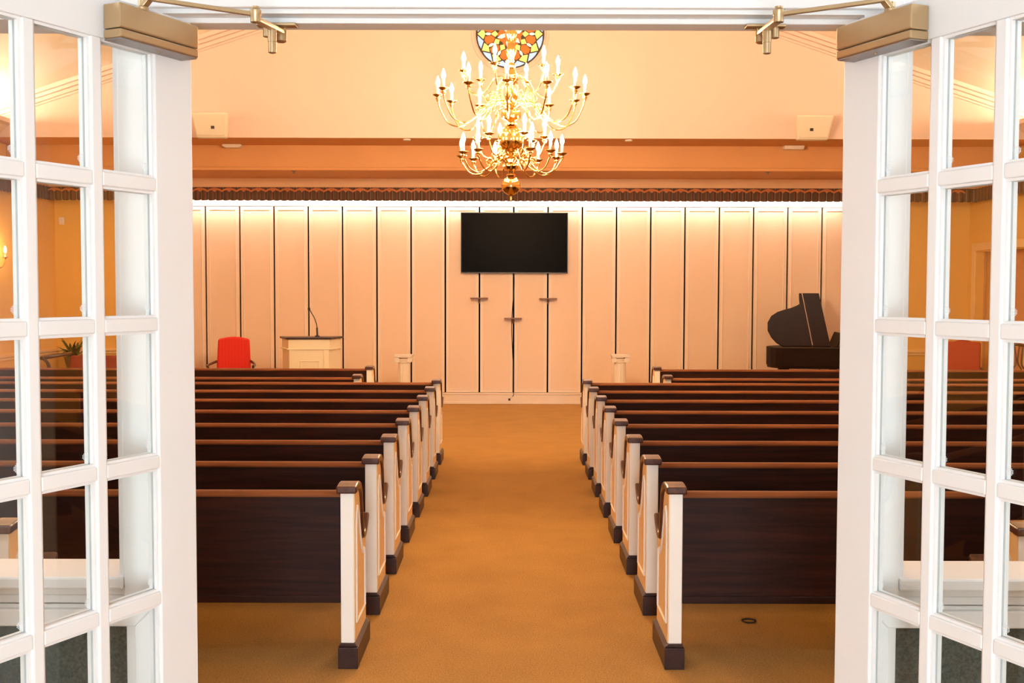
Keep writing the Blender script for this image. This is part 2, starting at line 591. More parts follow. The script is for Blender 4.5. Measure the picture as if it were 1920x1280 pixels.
def make_door(idx, hx, ang, s):
    root = struct(empty('door_%d' % idx, (hx, YD0 - 0.002, 0)))
    sd = Vector((-math.sin(ang) * s, -math.cos(ang), 0))        # s = 1 left door, -1 right door
    yl = Vector((-sd.y, sd.x, 0))
    mm = Matrix((sd, yl, Vector((0, 0, 1)))).transposed().to_4x4()
    mm.translation = Vector((hx, YD0 - 0.002, 0))
    root.matrix_world = mm
    T = 0.044

    def bx(name, s0, s1, z0, z1, bev=0.0035, d0=0.0, d1=T):
        return MB().box(s0, s1, -s * d0, -s * d1, z0, z1).build(name, 'white', root, bevel=bev)
    bx('stile', 0, .142, 0.012, DTOP)
    bx('stile', .74, DW, 0.012, DTOP)
    bx('rail', .142, .74, ZT1, DTOP, .002)
    bx('rail', .142, .74, 0.012, ZB0, .002)
    for a, b in ((.328, .361), (.534, .567)):
        bx('muntin', a, b, ZB0, ZT1)
    for ci, (a, b) in enumerate(SCOL):
        for r in range(1, 5):
            bx('muntin', a, b, ZROW[r] - .018, ZROW[r] + .018)
        for r in range(5):
            z0 = ZB0 if r == 0 else ZROW[r] + .018
            z1 = ZT1 if r == 4 else ZROW[r + 1] - .018
            g = MB().box(a, b, -s * .019, -s * .024, z0, z1).build('glass_pane', 'glass', root)
            # thin glazing bead all round
            bd = MB()
            w = .007
            for (p0, p1, q0, q1) in ((a, b, z0, z0 + w), (a, b, z1 - w, z1), (a, a + w, z0 + w, z1 - w), (b - w, b, z0 + w, z1 - w)):
                bd.box(p0, p1, -s * .0255, -s * .038, q0, q1)
                bd.box(p0, p1, -s * .008, -s * .0185, q0, q1)
            bd.build('glazing_bead', 'white', root)
            # etched safety mark: a small dotted disc low at the hinge side of the glass
            st = MB()
            cx, cz = a + .020, z0 + .028
            for u in range(-3, 4):
                for q in range(-3, 4):
                    if u * u + q * q <= 10:
                        st.box(cx + u * .0034 - .0010, cx + u * .0034 + .0010, -s * .0184, -s * .0189, cz + q * .0034 - .0010, cz + q * .0034 + .0010)
            st.build('etched_mark', 'stamp', g)
    return root, mm


HXL = P(365.5, 640, YD0).x
HXR = P(1573.5, 640, YD0).x
doorL, mmL = make_door(1, HXL, math.radians(25.8), 1)
tag(doorL, 'white french door standing open on the left')
doorR, mmR = make_door(2, HXR, math.radians(23.0), -1)
tag(doorR, 'white french door standing open on the right')


# ------------------------------------------------------------------ door closers
def make_closer(mm, s, side):
    root = empty('door_closer')
    root.matrix_world = mm
    tag(root, 'satin bronze door closer with folding arm on top of %s door' % side, 'door closer', 'door closers')
    inv = mm.inverted()
    y0, y1 = s * .001, s * .060
    MB().box(.038, .322, y0, y1, 2.374, 2.437).build('housing', 'bronze', root, bevel=0.004)
    MB().box(.038, .322, y0, y1, 2.350, 2.3725).build('lower_cover', 'bronze', root, bevel=0.004)
    MB().box(.042, .318, y0, s * .057, 2.3465, 2.3495).build('bottom_plate', 'bronzedark', root)
    MB().sphere((.16, s * .03, 2.346), .0035, 8).build('screw', 'bronze', root, smooth=True)
    sp = MB().lathe([(.016, 0), (.016, .012), (.011, .016), (.011, .030)], 14, (.215, s * .03, 2.437))
    sp.build('spindle', 'bronze', root, smooth=True)
    # arm: from the spindle out to the elbow in front of the head, then back to the shoe under the head
    pw = mm @ Vector((.215, s * .03, 2.462))
    sg = -s
    ew = P(960 + sg * 481, 27, YD0 - .27) if s == 1 else P(1460, 27, YD0 - .27)
    sh = P(960 - 433, 60, YD0 + .07) if s == 1 else P(1427, 62, YD0 + .07)
    ew.z = min(ew.z, 2.50)

    def bar(a, b, w, h):
        d = (b - a)
        d.normalize()
        u = Vector((0, 0, 1)).cross(d).normalized()
        n = d.cross(u)
        vs = []
        for q in (a, b):
            for (i, j) in ((-1, -1), (1, -1), (1, 1), (-1, 1)):
                vs.append(inv @ (q + u * w * i + n * h * j))
        return MB().add(vs, [(3, 2, 1, 0), (4, 5, 6, 7), (0, 1, 5, 4), (1, 2, 6, 5), (2, 3, 7, 6), (3, 0, 4, 7)])
    a0 = pw + (ew - pw).normalized() * .02
    a0.z += .012
    bar(pw + Vector((0, 0, -.012)), a0, .012, .006).build('arm_shoulder', 'bronze', root, bevel=.002)
    bar(a0, ew, .010, .005).build('main_arm', 'bronze', root, bevel=.002)
    iv = inv @ ew
    MB().lathe([(.006, -.022), (.013, -.020), (.013, -.004), (.015, 0), (.015, .010), (.010, .016), (.010, .020)], 14, iv).build('elbow_joint', 'bronze', root, smooth=True)
    bar(ew + Vector((0, 0, -.012)), sh, .013, .006).build('forearm', 'bronze', root, bevel=.003)
    iv = inv @ (ew + (sh - ew) * .62)
    MB().lathe([(.007, -.075), (.011, -.073), (.011, -.045), (.012, -.044), (.012, -.003), (.009, 0)], 14, iv).build('stop_pin', 'bronze', root, smooth=True)
    iv = inv @ sh
    MB().lathe([(.010, -.030), (.016, -.026), (.016, .004), (.010, .008)], 14, iv).build('end_pivot', 'bronze', root, smooth=True)
    # shoe plate screwed to the underside of the head
    c = Vector((sh.x, YD0 + .045, ZHEAD - .018))
    rot = Matrix((inv.to_3x3() @ Vector((1, 0, 0)), inv.to_3x3() @ Vector((0, 1, 0)), Vector((0, 0, 1)))).transposed()
    vs = []
    pl = MB().box(-.062, .050, -.018, .018, -.008, 0).v
    pp = MB()
    pp.add([inv @ (c + Vector(((v[0] if s == 1 else -v[0]), v[1], v[2]))) for v in pl], [(3, 2, 1, 0), (4, 5, 6, 7), (0, 1, 5, 4), (1, 2, 6, 5), (2, 3, 7, 6), (3, 0, 4, 7)])
    pp.build('shoe_plate', 'bronze', root, bevel=.002)
    MB().lathe([(.008, -.030), (.012, -.028), (.012, 0)], 12, inv @ (c + Vector((-.034 * s, 0, -.008)))).build('shoe_stud', 'bronze', root, smooth=True)
    MB().tube([inv @ (c + Vector((0.01 * s, 0, -.006))), inv @ sh], .008, 8).build('shoe_post', 'bronze', root)
    return root


make_closer(mmL, 1, 'the left')
make_closer(mmR, -1, 'the right')

# ------------------------------------------------------------------ chapel shell
struct(MB().box(-XS - .12, -XS, YD1, YB + .1, 0, Z1 + .3).build('wall_left', 'wall'), 'cream left side wall of the chapel')
# right wall with a door opening close to the far corner
YO0, YO1, ZO = 14.6, 16.20, P(1830, 470, 16.1).z
wr = MB()
wr.box(XS, XS + .12, YD1, YO0, 0, Z1 + .3)
wr.box(XS, XS + .12, YO1, YB + .1, 0, Z1 + .3)
wr.box(XS, XS + .12, YO0, YO1, ZO, Z1 + .3)
struct(wr.build('wall_right', 'wall'), 'cream right side wall of the chapel')
dr = struct(empty('door_3', (0, 0, 0)), 'cased doorway in the right side wall')
cs = MB()
cs.box(XS - .025, XS, YO0 - .11, YO0, 0, ZO + .11)
cs.box(XS - .025, XS, YO1, YO1 + .11, 0, ZO + .11)
cs.box(XS - .025, XS, YO0, YO1, ZO, ZO + .11)
cs.build('casing', 'wtrim', dr, bevel=.006)
jb = MB()
jb.box(XS - .001, XS + .27, YO1 - .015, YO1 + .03, 0, ZO)
jb.box(XS - .001, XS + .27, YO0 - .03, YO0 + .015, 0, ZO)
jb.box(XS - .001, XS + .27, YO0, YO1, ZO - .015, ZO + .03)
jb.build('jamb', 'wall', dr)
MB().box(XS + .11, XS + .14, YO1 - .035, YO1 - .015, 0, ZO - .015).build('door_stop', 'soffit', dr)
MB().box(XS + .26, XS + .30, YO0, YO1, 0, ZO).build('door_leaf', 'soffit', dr)
pf = MB()
for (ya, yb) in ((YO0 + .12, (YO0 + YO1) / 2 - .08), ((YO0 + YO1) / 2 + .08, YO1 - .12)):
    for (za, zb) in ((.25, .95), (1.1, ZO - .15)):
        pf.box(XS + .245, XS + .262, ya, yb, za, zb)
pf.build('door_panel', 'soffit', dr, bevel=.01)

# gable wall and soffit steps in front of the panelled far wall
g = MB()
g.prism([(-XS, Z1), (XS, Z1), (XS, ZR - SL * XS + .1), (0, ZR + .1), (-XS, ZR - SL * XS + .1)], 1, YG, YG + .10)
struct(g.build('wall_gable', 'gable'), 'pale gable wall above the chancel')
st = MB()
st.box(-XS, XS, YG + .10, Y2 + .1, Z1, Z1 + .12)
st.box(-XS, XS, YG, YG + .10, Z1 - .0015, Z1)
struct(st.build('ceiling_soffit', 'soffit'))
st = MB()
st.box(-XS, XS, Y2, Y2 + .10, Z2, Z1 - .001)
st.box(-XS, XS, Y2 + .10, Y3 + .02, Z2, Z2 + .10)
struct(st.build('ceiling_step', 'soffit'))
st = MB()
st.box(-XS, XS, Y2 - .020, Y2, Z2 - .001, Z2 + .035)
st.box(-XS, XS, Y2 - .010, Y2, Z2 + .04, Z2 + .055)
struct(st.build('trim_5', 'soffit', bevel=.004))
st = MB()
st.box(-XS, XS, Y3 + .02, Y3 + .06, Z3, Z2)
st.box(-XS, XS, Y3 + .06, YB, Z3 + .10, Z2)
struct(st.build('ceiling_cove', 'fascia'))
# vault
for k, s in enumerate((-1, 1)):
    v = MB()
    v.prism([(0, ZR), (s * (XV + .1), ZR - SL * (XV + .1)), (s * (XV + .1), ZR - SL * (XV + .1) + .08), (0, ZR + .08)], 1, YD1, YG)
    struct(v.build('ceiling_vault_%s' % ('left', 'right')[k], 'vault'))
    sd = MB()
    sd.box(s * XV, s * (XV + .06), YD1, YG, Z1, ZV + .05)
    sd.box(s * XV, s * XS, YD1, YG, Z1 - .0, Z1 + .08)
    struct(sd.build('ceiling_ledge_%s' % ('left', 'right')[k], 'soffit'))
    # light trough along the springing line
    cr = MB()
    cr.prism([(s * XV, Z1), (s * (XV - .10), Z1 + .05), (s * (XV - .20), Z1 + .15), (s * (XV - .26), Z1 + .17), (s * (XV - .26), Z1 + .225),
              (s * (XV - .235), Z1 + .225), (s * (XV - .235), Z1 + .19), (s * XV, Z1 + .17)], 1, YD1, YG)
    struct(cr.build('trim_%d' % (6 + k), 'gable'))
    # crown moulding under the slope on the gable: three stepped boards
    ang = math.atan(SL)
    for j, (off, th, dp) in enumerate(((0.0, .055, .12), (.055, .045, .08), (.10, .05, .045), (.15, .03, .022))):
        c = MB()
        a = (0, ZR - off / math.cos(ang))
        b = (s * XV, ZR - SL * XV - off / math.cos(ang))
        c.prism([a, b, (b[0], b[1] - th / math.cos(ang)), (a[0], a[1] - th / math.cos(ang))], 1, YG - dp, YG)
        struct(c.build('trim_%d' % (8 + k * 4 + j), 'gable', bevel=.006))
    # strip lamp in the trough
    for j in range(3):
        ya = YD1 + .4 + j * 3.5
        lt = empty('cove_light', (s * (XV - .12), ya, Z1 + .19))
        tag(lt, 'warm uplight strip in the %s ledge trough, %s stretch' % (('left', 'right')[k], ('rear', 'middle', 'front')[j]), 'strip light', 'ledge uplights')
        MB().box(-.05, .05, 0, 3.3, 0, .03).build('housing', 'white', lt)
        MB().box(-.035, .035, .02, 3.28, .03, .045).build('lamp_strip', 'cove', lt)

# ------------------------------------------------------------------ far wall with partition panels
ZP1 = P(960, 388, YB).z
ZP0 = P(960, 736, YB).z
wb = struct(empty('wall_back', (0, 0, 0)), 'far wall with a row of tall framed partition panels')
MB().box(-XS - .1, XS + .1, YB + .045, YB + .2, 0, Z2).build('backing', 'slot', wb)
XP = [P(963 + 64.05 * k, 560, YB).x for k in range(-10, 11)]
wb1 = MB()
wb1.box(-XS, XP[0], YB, YB + .05, 0, Z2)
wb1.box(XP[-1], XS, YB, YB + .05, 0, Z2)
wb1.build('plain_wall', 'wall', wb)
MB().box(XP[0], XP[-1], YB - .01, YB + .05, ZP1 + .006, Z2).build('header_board', 'white', wb)
pw_ = (XP[-1] - XP[0]) / 20
pm = MB()
hw = pw_ / 2 - .0125
zh = ZP1 - ZP0 - .008
fw = .050
pm.box(-hw, hw, .004, .04, 0, zh)
panel_me = pm.mesh('panel')
panel_me.materials.append(M['panel'])
fm = MB()
fm.box(-hw, -hw + fw, 0, .004, 0, zh)
fm.box(hw - fw, hw, 0, .004, 0, zh)
fm.box(-hw + fw, hw - fw, 0, .004, 0, fw)
fm.box(-hw + fw, hw - fw, 0, .004, zh - fw, zh)
frame_me = fm.mesh('panel_frame')
frame_me.materials.append(M['panelframe'])
bm_ = MB()
i0, i1 = hw - fw + .012, hw - fw
for (a, b, c_, d) in ((-i0, -i0 + .016, fw - .012, zh - fw + .012), (i0 - .016, i0, fw - .012, zh - fw + .012),
                      (-i0 + .016, i0 - .016, fw - .012, fw + .004), (-i0 + .016, i0 - .016, zh - fw - .004, zh - fw + .012)):
    bm_.box(a, b, -.010, .002, c_, d)
mold_me = bm_.mesh('panel_moulding')
mold_me.materials.append(M['panelframe'])
for k in range(20):
    o = put('panel', panel_me, wb)
    o.location = ((XP[k] + XP[k + 1]) / 2, YB, ZP0 + .006)
    f_ = put('panel_frame', frame_me, o)
    m_ = put('panel_moulding', mold_me, o, bevel=.004)
ret = MB()  # boards added to keep the tube glow off the plain wall
for q in (XP[0], XP[-1]):
    ret.box(q - .02, q + .02, Y3 + .03, YB, P(960, 372, Y3).z, Z2)
ret.build('cove_blocker', 'soffit', wb)
bs = MB()
bs.box(-XS, XS, YB - .020, YB + .05, 0, ZP0 - .03)
bs.box(-XS, XS, YB - .032, YB + .05, ZP0 - .028, ZP0)
bs.box(-XS, XS, YB - .034, YB + .05, 0, .035)
struct(bs.build('baseboard_back', 'base', bevel=.004))
# chair rails and wainscot on the plain wall and the side walls
zc = P(215, 655, YB).z
for n_, (x0, x1) in enumerate(((-XS, XP[0] - .05), (XP[-1] + .05, XS))):
    c = MB()
    c.box(x0, x1, YB - .035, YB, zc - .02, zc + .02)
    c.box(x0, x1, YB - .02, YB, zc - .06, zc - .025)
    struct(c.build('trim_%d' % (16 + n_), 'wtrim', bevel=.005))
c = MB()
c.box(-XS, -XS + .035, YD1, YB - .04, zc - .02, zc + .02)
c.box(-XS, -XS + .02, YD1, YB - .04, zc - .06, zc - .025)
struct(c.build('trim_18', 'wtrim', bevel=.005))
c = MB()
c.box(XS, XS - .035, YD1, YO0 - .12, zc - .02, zc + .02)
c.box(XS, XS - .02, YD1, YO0 - .12, zc - .06, zc - .025)
struct(c.build('trim_19', 'wtrim', bevel=.005))
struct(MB().box(-XS, -XS + .02, YD1, YB - .04, 0, .16).build('baseboard_left', 'base'))
struct(MB().box(XS - .02, XS, YD1, YO0 - .12, 0, .16).build('baseboard_right', 'base'))

# ------------------------------------------------------------------ valance and the tubes behind it
ZVB = P(960, 377.5, Y3).z
PER = P(987.3, 360, Y3).x - P(960, 360, Y3).x


def skirt_mesh(length, ax):
    """a pleated cloth strip, scalloped along the bottom; runs along local x or y"""
    n = int(length / PER * 16)
    vs, fs = [], []
    h = Z3 - ZVB
    for i in range(n + 1):
        u = length * i / n
        ph = (u / PER * 2) % 1.0
        d = .016 * math.cos(2 * PI * ph)
        zb = -h + .016 * (abs(2 * ph - 1) ** 3)
        for z, dd in ((0, .3 * d), (-h * .5, d), (zb, d)):
            vs.append((u, dd, z) if ax == 0 else (dd, u, z))
    for i in range(n):
        for j in range(2):
            fs.append((i * 3 + j, (i + 1) * 3 + j, (i + 1) * 3 + j + 1, i * 3 + j + 1))
    mb = MB().add(vs, fs)
    me = mb.mesh('pleated_skirt')
    return me


def swag_mesh(ax):
    """one swag: a crescent of cloth arching between two pointed tails"""
    n = 16
    vs, fs = [], []
    for i in range(n + 1):
        u = PER * (i / n - .5)
        q = abs(i / n - .5) * 2
        top = -.012 - .030 * (0.5 + 0.5 * math.cos(PI * q)) ** 1.0 * 0 - .028 * (1 - math.cos(PI * min(1, (1 - q)))) * .5
        # tails hang at q = 0, dips between
        top = -.010 - .034 * q ** 2
        bot = top - .030 - .034 * max(0, 1 - q * 3.2)
        bul = -.020 - .008 * math.sin(PI * (1 - q))
        for z, d in ((top, bul + .008), ((top + bot) / 2, bul - .006), (bot, bul + .006)):
            vs.append((u, d, z) if ax == 0 else (d, u, z))
    for i in range(n):
        for j in range(2):
            fs.append((i * 3 + j, (i + 1) * 3 + j, (i + 1) * 3 + j + 1, i * 3 + j + 1))
    return MB().add(vs, fs).mesh('swag')


va = empty('valance', (-XS + .1, Y3, Z3))
tag(va, 'brown striped valance with orange swags above the far panels', 'valance')
me = skirt_mesh(2 * XS - .2, 0)
me.materials.append(M['skirt'])
put('pleated_skirt', me, va, smooth=True)
sw = swag_mesh(0)
sw.materials.append(M['swag'])
nsw = int((2 * XS - .2) / PER)
for k in range(nsw):
    o = put('swag', sw, va, smooth=(k == 0))
    o.location = (PER * (k + .5), 0, 0)
hb = MB().box(0, 2 * XS - .2, -.012, .012, -.012, 0)
hb.build('heading_band', 'skirt', va)
swy = swag_mesh(1)
swy.materials.append(M['swag'])
for s, nm in ((-1, 'left'), (1, 'right')):
    y0 = 9.2 if s < 0 else 9.2
    vs_ = empty('valance', (s * (XS - .14), y0, Z3))
    tag(vs_, 'brown striped valance with orange swags along the %s side wall' % nm, 'valance')
    me = skirt_mesh(Y3 - .05 - y0, 1)
    me.materials.append(M['skirty'])
    put('pleated_skirt', me, vs_, smooth=True)
    for k in range(int((Y3 - .05 - y0) / PER)):
        o = put('swag', swy, vs_, smooth=(k == 0))
        o.location = (0, PER * (k + .5), 0)
        if s > 0:
            o.scale = (-1, 1, 1)
    MB().box(s * .0, s * .135, 0, Y3 - .05 - y0, -.004, .02).build('mounting_board', 'soffit', vs_)
tubeX = [(P(a, 378, 16.2).x, P(b, 378, 16.2).x) for a, b in ((330, 525), (528, 721), (725, 961), (965, 1198), (1202, 1397), (1400, 1594))]
for i, (a, b) in enumerate(tubeX):
    lt = empty('tube_light', (a, YB - .16, ZVB + .075))
    tag(lt, 'glowing tube lamp behind the valance, number %s from the left' % ('one', 'two', 'three', 'four', 'five', 'six')[i], 'tube light', 'tube lamps behind the valance')
    MB().tube([(.02, 0, 0), (b - a - .02, 0, 0)], .019, 10).build('tube', 'tube', lt)
    hl = MB().box(0, .022, -.025, .03, -.035, .09)
    hl.build('lamp_holder', 'white', lt, bevel=.003)
    MB().box(b - a - .022, b - a, -.025, .03, -.035, .09).build('lamp_holder', 'white', lt, bevel=.003)
    MB().box(0, b - a, -.03, .03, .06, .09).build('batten', 'white', lt)


# ------------------------------------------------------------------ pews
PD = [0] * 11
D1 = abs(P(645, 1252, 1).z - CH)
Y1 = CH / D1
SPC = .8275
ROWY = [Y1 - SPC] + [Y1 + SPC * i for i in range(8)]
XA = abs(P(657, 1252, Y1).x) - .018           # aisle face of the end panels
PROF = [(0, .80), (.06, .806), (.105, .803), (.145, .785), (.172, .745), (.188, .69), (.200, .63), (.220, .572), (.252, .540),
        (.300, .536), (.345, .552), (.392, .590)]


def pew_end(side, parent, end_x, inner=True):
    """end panel whose aisle face is at local x = end_x, looking towards the aisle (direction a)"""
    a = -side if inner else side          # outward direction along x
    th = .060
    x0, x1 = end_x, end_x - a * th
    prof = [(p.x, p.y) for p in catmull([Vector((q[0], q[1], 0)) for q in PROF], 3)]
    body = [(0, .115)] + prof + [(.372, .548), (.378, .50), (.378, .115)]
    e = MB().prism(body, 0, x0, x1).build('end_panel', 'pewwhite', parent, bevel=.003)
    # thin cream-coloured layer on the outer side only
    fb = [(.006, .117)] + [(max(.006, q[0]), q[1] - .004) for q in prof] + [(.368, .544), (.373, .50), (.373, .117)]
    MB().prism(fb, 0, x0, x0 + a * .003).build('face_layer', 'pewcream', e)
    # cap: a band swept over the profile
    full = [(-.022, .800)] + prof + [(.418, .616)]
    wv, t_ = .046, .034
    xc = (x0 + x1) / 2
    vs, fs = [], []
    n = len(full)
    for i, p in enumerate(full):
        q0, q1 = full[max(i - 1, 0)], full[min(i + 1, n - 1)]
        tx, tz = q1[0] - q0[0], q1[1] - q0[1]
        l = math.hypot(tx, tz) or 1
        nx, nz = -tz / l, tx / l
        tt = t_ * (1.0 if i < n * .35 else .85)
        for (dx, k) in ((-wv, 0), (wv, 0), (wv, 1), (-wv, 1)):
            vs.append((xc + dx, p[0] + nx * tt * k, p[1] + nz * tt * k))
    for i in range(n - 1):
        for j in range(4):
            fs.append((i * 4 + j, i * 4 + (j + 1) % 4, i * 4 + 4 + (j + 1) % 4, i * 4 + 4 + j))
    fs += [(0, 1, 2, 3), tuple((n - 1) * 4 + j for j in (3, 2, 1, 0))]
    MB().add(vs, fs).build('end_cap', 'cap', e, bevel=.008, seg=3, smooth=True)
    # applied moulding on the outer face
    mp = [(.045, .20), (.325, .20), (.325, .475), (.285, .487), (.262, .470), (.225, .50), (.185, .56), (.150, .63), (.118, .695), (.085, .725), (.058, .70), (.045, .64)]
    MB().tube([(x0 + a * .003, q[0], q[1]) for q in mp], .0075, 6, closed=True).build('moulding', 'pewwhite', e)
    pl = MB()
    pl.box(x0 + a * .018, x1 - a * .012, -.016, .415, 0, .098)
    pl.prism([(x0 + a * .018, .098), (x1 - a * .012, .098), (x1, .115), (x0, .115)], 1, -.004, .402)
    pl.build('plinth', 'plinth', e, bevel=.003)
    return e


def make_pew(side, x_in, x_out):
    """side -1: left of the aisle. local y = 0 is the rear edge of the ends"""
    root = empty('pew')
    xi, xo = side * x_in, side * x_out
    pew_end(side, root, xi, True)
    pew_end(side, root, xo, False)
    ia, ib = xi + side * .060, xo - side * .060
    b = MB()
    b.prism([(.002, .315), (.026, .315), (.050, .785), (.000, .785)], 0, ia, ib)
    b.build('backrest', 'pew', root, bevel=.002)
    r = MB()
    r.prism([(-.004, .783), (-.005, .791), (.003, .803), (.020, .810), (.050, .806), (.062, .792), (.058, .783)], 0, ia, ib)
    r.build('top_rail', 'rail', root, smooth=True)
    MB().box(ia, ib, -.006, .036, .300, .334).build('bottom_rail', 'pew', root, bevel=.004)
    s_ = MB()
    s_.prism([(.035, .425), (.345, .440), (.362, .446), (.370, .430), (.362, .412), (.035, .395)], 0, ia, ib)
    s_.build('seat', 'pew', root, smooth=True)
    for fx in (.33, .67):
        x = ia + (ib - ia) * fx
        MB().prism([(.10, 0), (.34, 0), (.34, .05), (.30, .40), (.06, .40), (.10, .05)], 0, x - .025, x + .025).build('support', 'pew', root)
    return root


ORD = ['first', 'second', 'third', 'fourth', 'fifth', 'sixth', 'seventh', 'eighth']
XE = 6.05
for side, nm in ((-1, 'left'), (1, 'right')):
    proto = make_pew(side, XA, XE)
    proto.location = (0, ROWY[1], 0)
    tag(proto, 'dark wooden pew with white end panel, %s of the aisle, nearest full row' % nm, 'pew', 'pews %s of the aisle' % nm)
    for i in range(1, 8):
        c = copy_tree(proto)
        c.location = (0, ROWY[i + 1], 0)
        c['label'] = 'dark wooden pew %s of the aisle, %s full row from the doors' % (nm, ORD[i])
    # short rows set back from the aisle: one behind, two in front
    q0 = make_pew(side, abs(P(15, 985, ROWY[0]).x) if side < 0 else abs(P(1911, 985, ROWY[0]).x), XE)
    q0.location = (0, ROWY[0], 0)
    tag(q0, 'short dark pew seen through the window beside the %s door' % nm, 'pew', 'pews %s of the aisle' % nm)
    y9 = (CH - .84) / abs(P(668, 702, 1).z - CH)
    y10 = (CH - .84) / abs(P(690, 686, 1).z - CH)
    q9 = make_pew(side, abs(P(674 if side < 0 else 1248, 702, y9).x), XE)
    q9.location = (0, y9, 0)
    tag(q9, 'short dark pew set back from the aisle on the %s, ninth row' % nm, 'pew', 'pews %s of the aisle' % nm)
    q10 = copy_tree(q9)
    q10.location = (side * (abs(P(697 if side < 0 else 1228, 686, y10).x) - abs(P(674 if side < 0 else 1248, 702, y9).x)), y10, 0)
    q10['label'] = 'short dark pew on the %s, foremost row closest to the far wall' % nm


# ------------------------------------------------------------------ chandelier
YC = 9.5
CC = P(958.5, 180, YC)
SCL = (YC * math.cos(_p) + (CH - CC.z) * math.sin(_p)) / F          # metres per pixel there


def zat(y):
    return P(958, y, YC).z


ch = empty('chandelier', (CC.x, YC, zat(372)))
tag(ch, 'polished brass chandelier with two tiers of lit candle bulbs', 'chandelier')
Z0 = zat(372)


def zl(y):
    return zat(y) - Z0


# central stem: (half width in px, image row)
stem = [(1.5, 376), (2.2, 372), (2.2, 368), (4, 366)]
MB().lathe([(r * SCL, zl(y)) for r, y in stem][::1], 14).build('finial', 'brass', ch, smooth=True)


def ball(r, yc, name):
    pr = []
    for i in range(17):
        a = -PI / 2 + PI * i / 16
        pr.append((max(.002, r * SCL * math.cos(a)), zl(yc) + r * SCL * math.sin(a)))
    MB().lathe(pr, 28).build(name, 'brass', ch, smooth=True)


ball(18, 348, 'lower_ball')
ball(25, 260, 'upper_ball')


def lat(name, pts):
    MB().lathe([(r * SCL, zl(y)) for r, y in pts], 22).build(name, 'brass', ch, smooth=True)


lat('lower_hub', [(5, 331), (9, 329), (9, 327), (5, 325), (6, 321), (13, 318), (15, 312), (13, 308), (7, 304), (6, 298), (10, 295), (7, 291), (5, 286), (6, 284)])
lat('middle_stem', [(6, 236), (11, 234), (11, 231), (7, 229), (9, 226), (17, 222), (19, 214), (17, 208), (9, 203), (7, 192), (11, 186), (12, 180), (8, 174), (6, 160), (9, 155), (6, 150)])
lat('upper_hub', [(6, 152), (12, 148), (13, 142), (9, 138), (6, 130), (8, 125), (8, 122), (5, 118), (6, 108), (10, 100), (11, 95), (8, 90), (7, 80), (10, 72), (13, 66), (10, 60), (6, 55), (4, 48)])
# chain up to the ridge
ztop = ZR - CC.z * 0 - Z0 - .03
cm = MB()
z = zl(50)
k = 0
while z < ztop - .05:
    pts = []
    for j in range(12):
        a = 2 * PI * j / 12
        u, w = .016 * math.cos(a), .032 * math.sin(a)
        pts.append((u, 0, z + .03 + w) if k % 2 == 0 else (0, u, z + .03 + w))
    cm.tube(pts, .005, 6, closed=True)
    z += .052
    k += 1
cm.build('chain', 'brass', ch, smooth=True)
MB().lathe([(.01, ztop - .06), (.05, ztop - .05), (.075, ztop - .02), (.08, ztop)], 20).build('ceiling_canopy', 'brass', ch, smooth=True)


def arm_meshes(R, y_hub, y_cup, y_low, scroll=True):
    """arm in the local x z plane; cup at radius R. returns meshes sharing one origin at the stem"""
    rh = 12 * SCL
    zc_, zh_, zlw = zl(y_cup), zl(y_hub), zl(y_low)
    pts = [(rh * .6, 0, zh_ - .01), (rh + .05 * R / .6, 0, zh_ + .035), (R * .36, 0, zh_ + .01), (R * .50, 0, (zh_ + zlw) / 2 - .01), (R * .68, 0, zlw),
           (R * .86, 0, zlw + .03), (R * .97, 0, (zlw + zc_) / 2 + .02), (R, 0, zc_ - .045)]
    path = catmull(pts, 7)
    arm = MB().tube(path, .0064, 8)
    if scroll:
        # S scrolls riding on the inner part of the arm
        for (cx, cz, r0, turn, a0) in ((R * .27, zh_ + .075, .060, 1.6, -PI * .5), (R * .44, (zh_ + zlw) / 2 + .055, .045, -1.5, -PI * .6)):
            sp = []
            for i in range(22):
                t = i / 21
                r = r0 * (1 - .78 * t)
                a = a0 + turn * 2 * PI * t * .8
                sp.append((cx + r * math.cos(a), 0, cz + r * math.sin(a)))
            arm.tube(sp, .0042, 6)
        arm.sphere((R * .27, 0, zh_ + .075), .012, 8)
    a_me = arm.mesh('arm')
    a_me.materials.append(M['brass'])
    cup = MB().lathe([(.008, zc_ - .050), (.016, zc_ - .046), (.010, zc_ - .040), (.022, zc_ - .030), (.022, zc_ - .024), (.014, zc_ - .018), (.018, zc_ - .012), (.046, zc_ + .004),
                      (.048, zc_ + .008), (.020, zc_ + .003), (.016, zc_ + .010)], 16, (R, 0, 0)).mesh('drip_pan')
    cup.materials.append(M['brass'])
    can = MB().lathe([(.0125, zc_ + .006), (.0125, zc_ + .075), (.010, zc_ + .078)], 12, (R, 0, 0)).mesh('candle_sleeve')
    can.materials.append(M['candle'])
    bl = MB().lathe([(.006, zc_ + .078), (.012, zc_ + .088), (.0175, zc_ + .105), (.0165, zc_ + .122), (.010, zc_ + .142), (.004, zc_ + .158), (.001, zc_ + .166)], 10, (R, 0, 0)).mesh('candle_bulb')
    bl.materials.append(M['bulb'])
    for q in (a_me, cup, can, bl):
        q.shade_smooth()
    return a_me, cup, can, bl


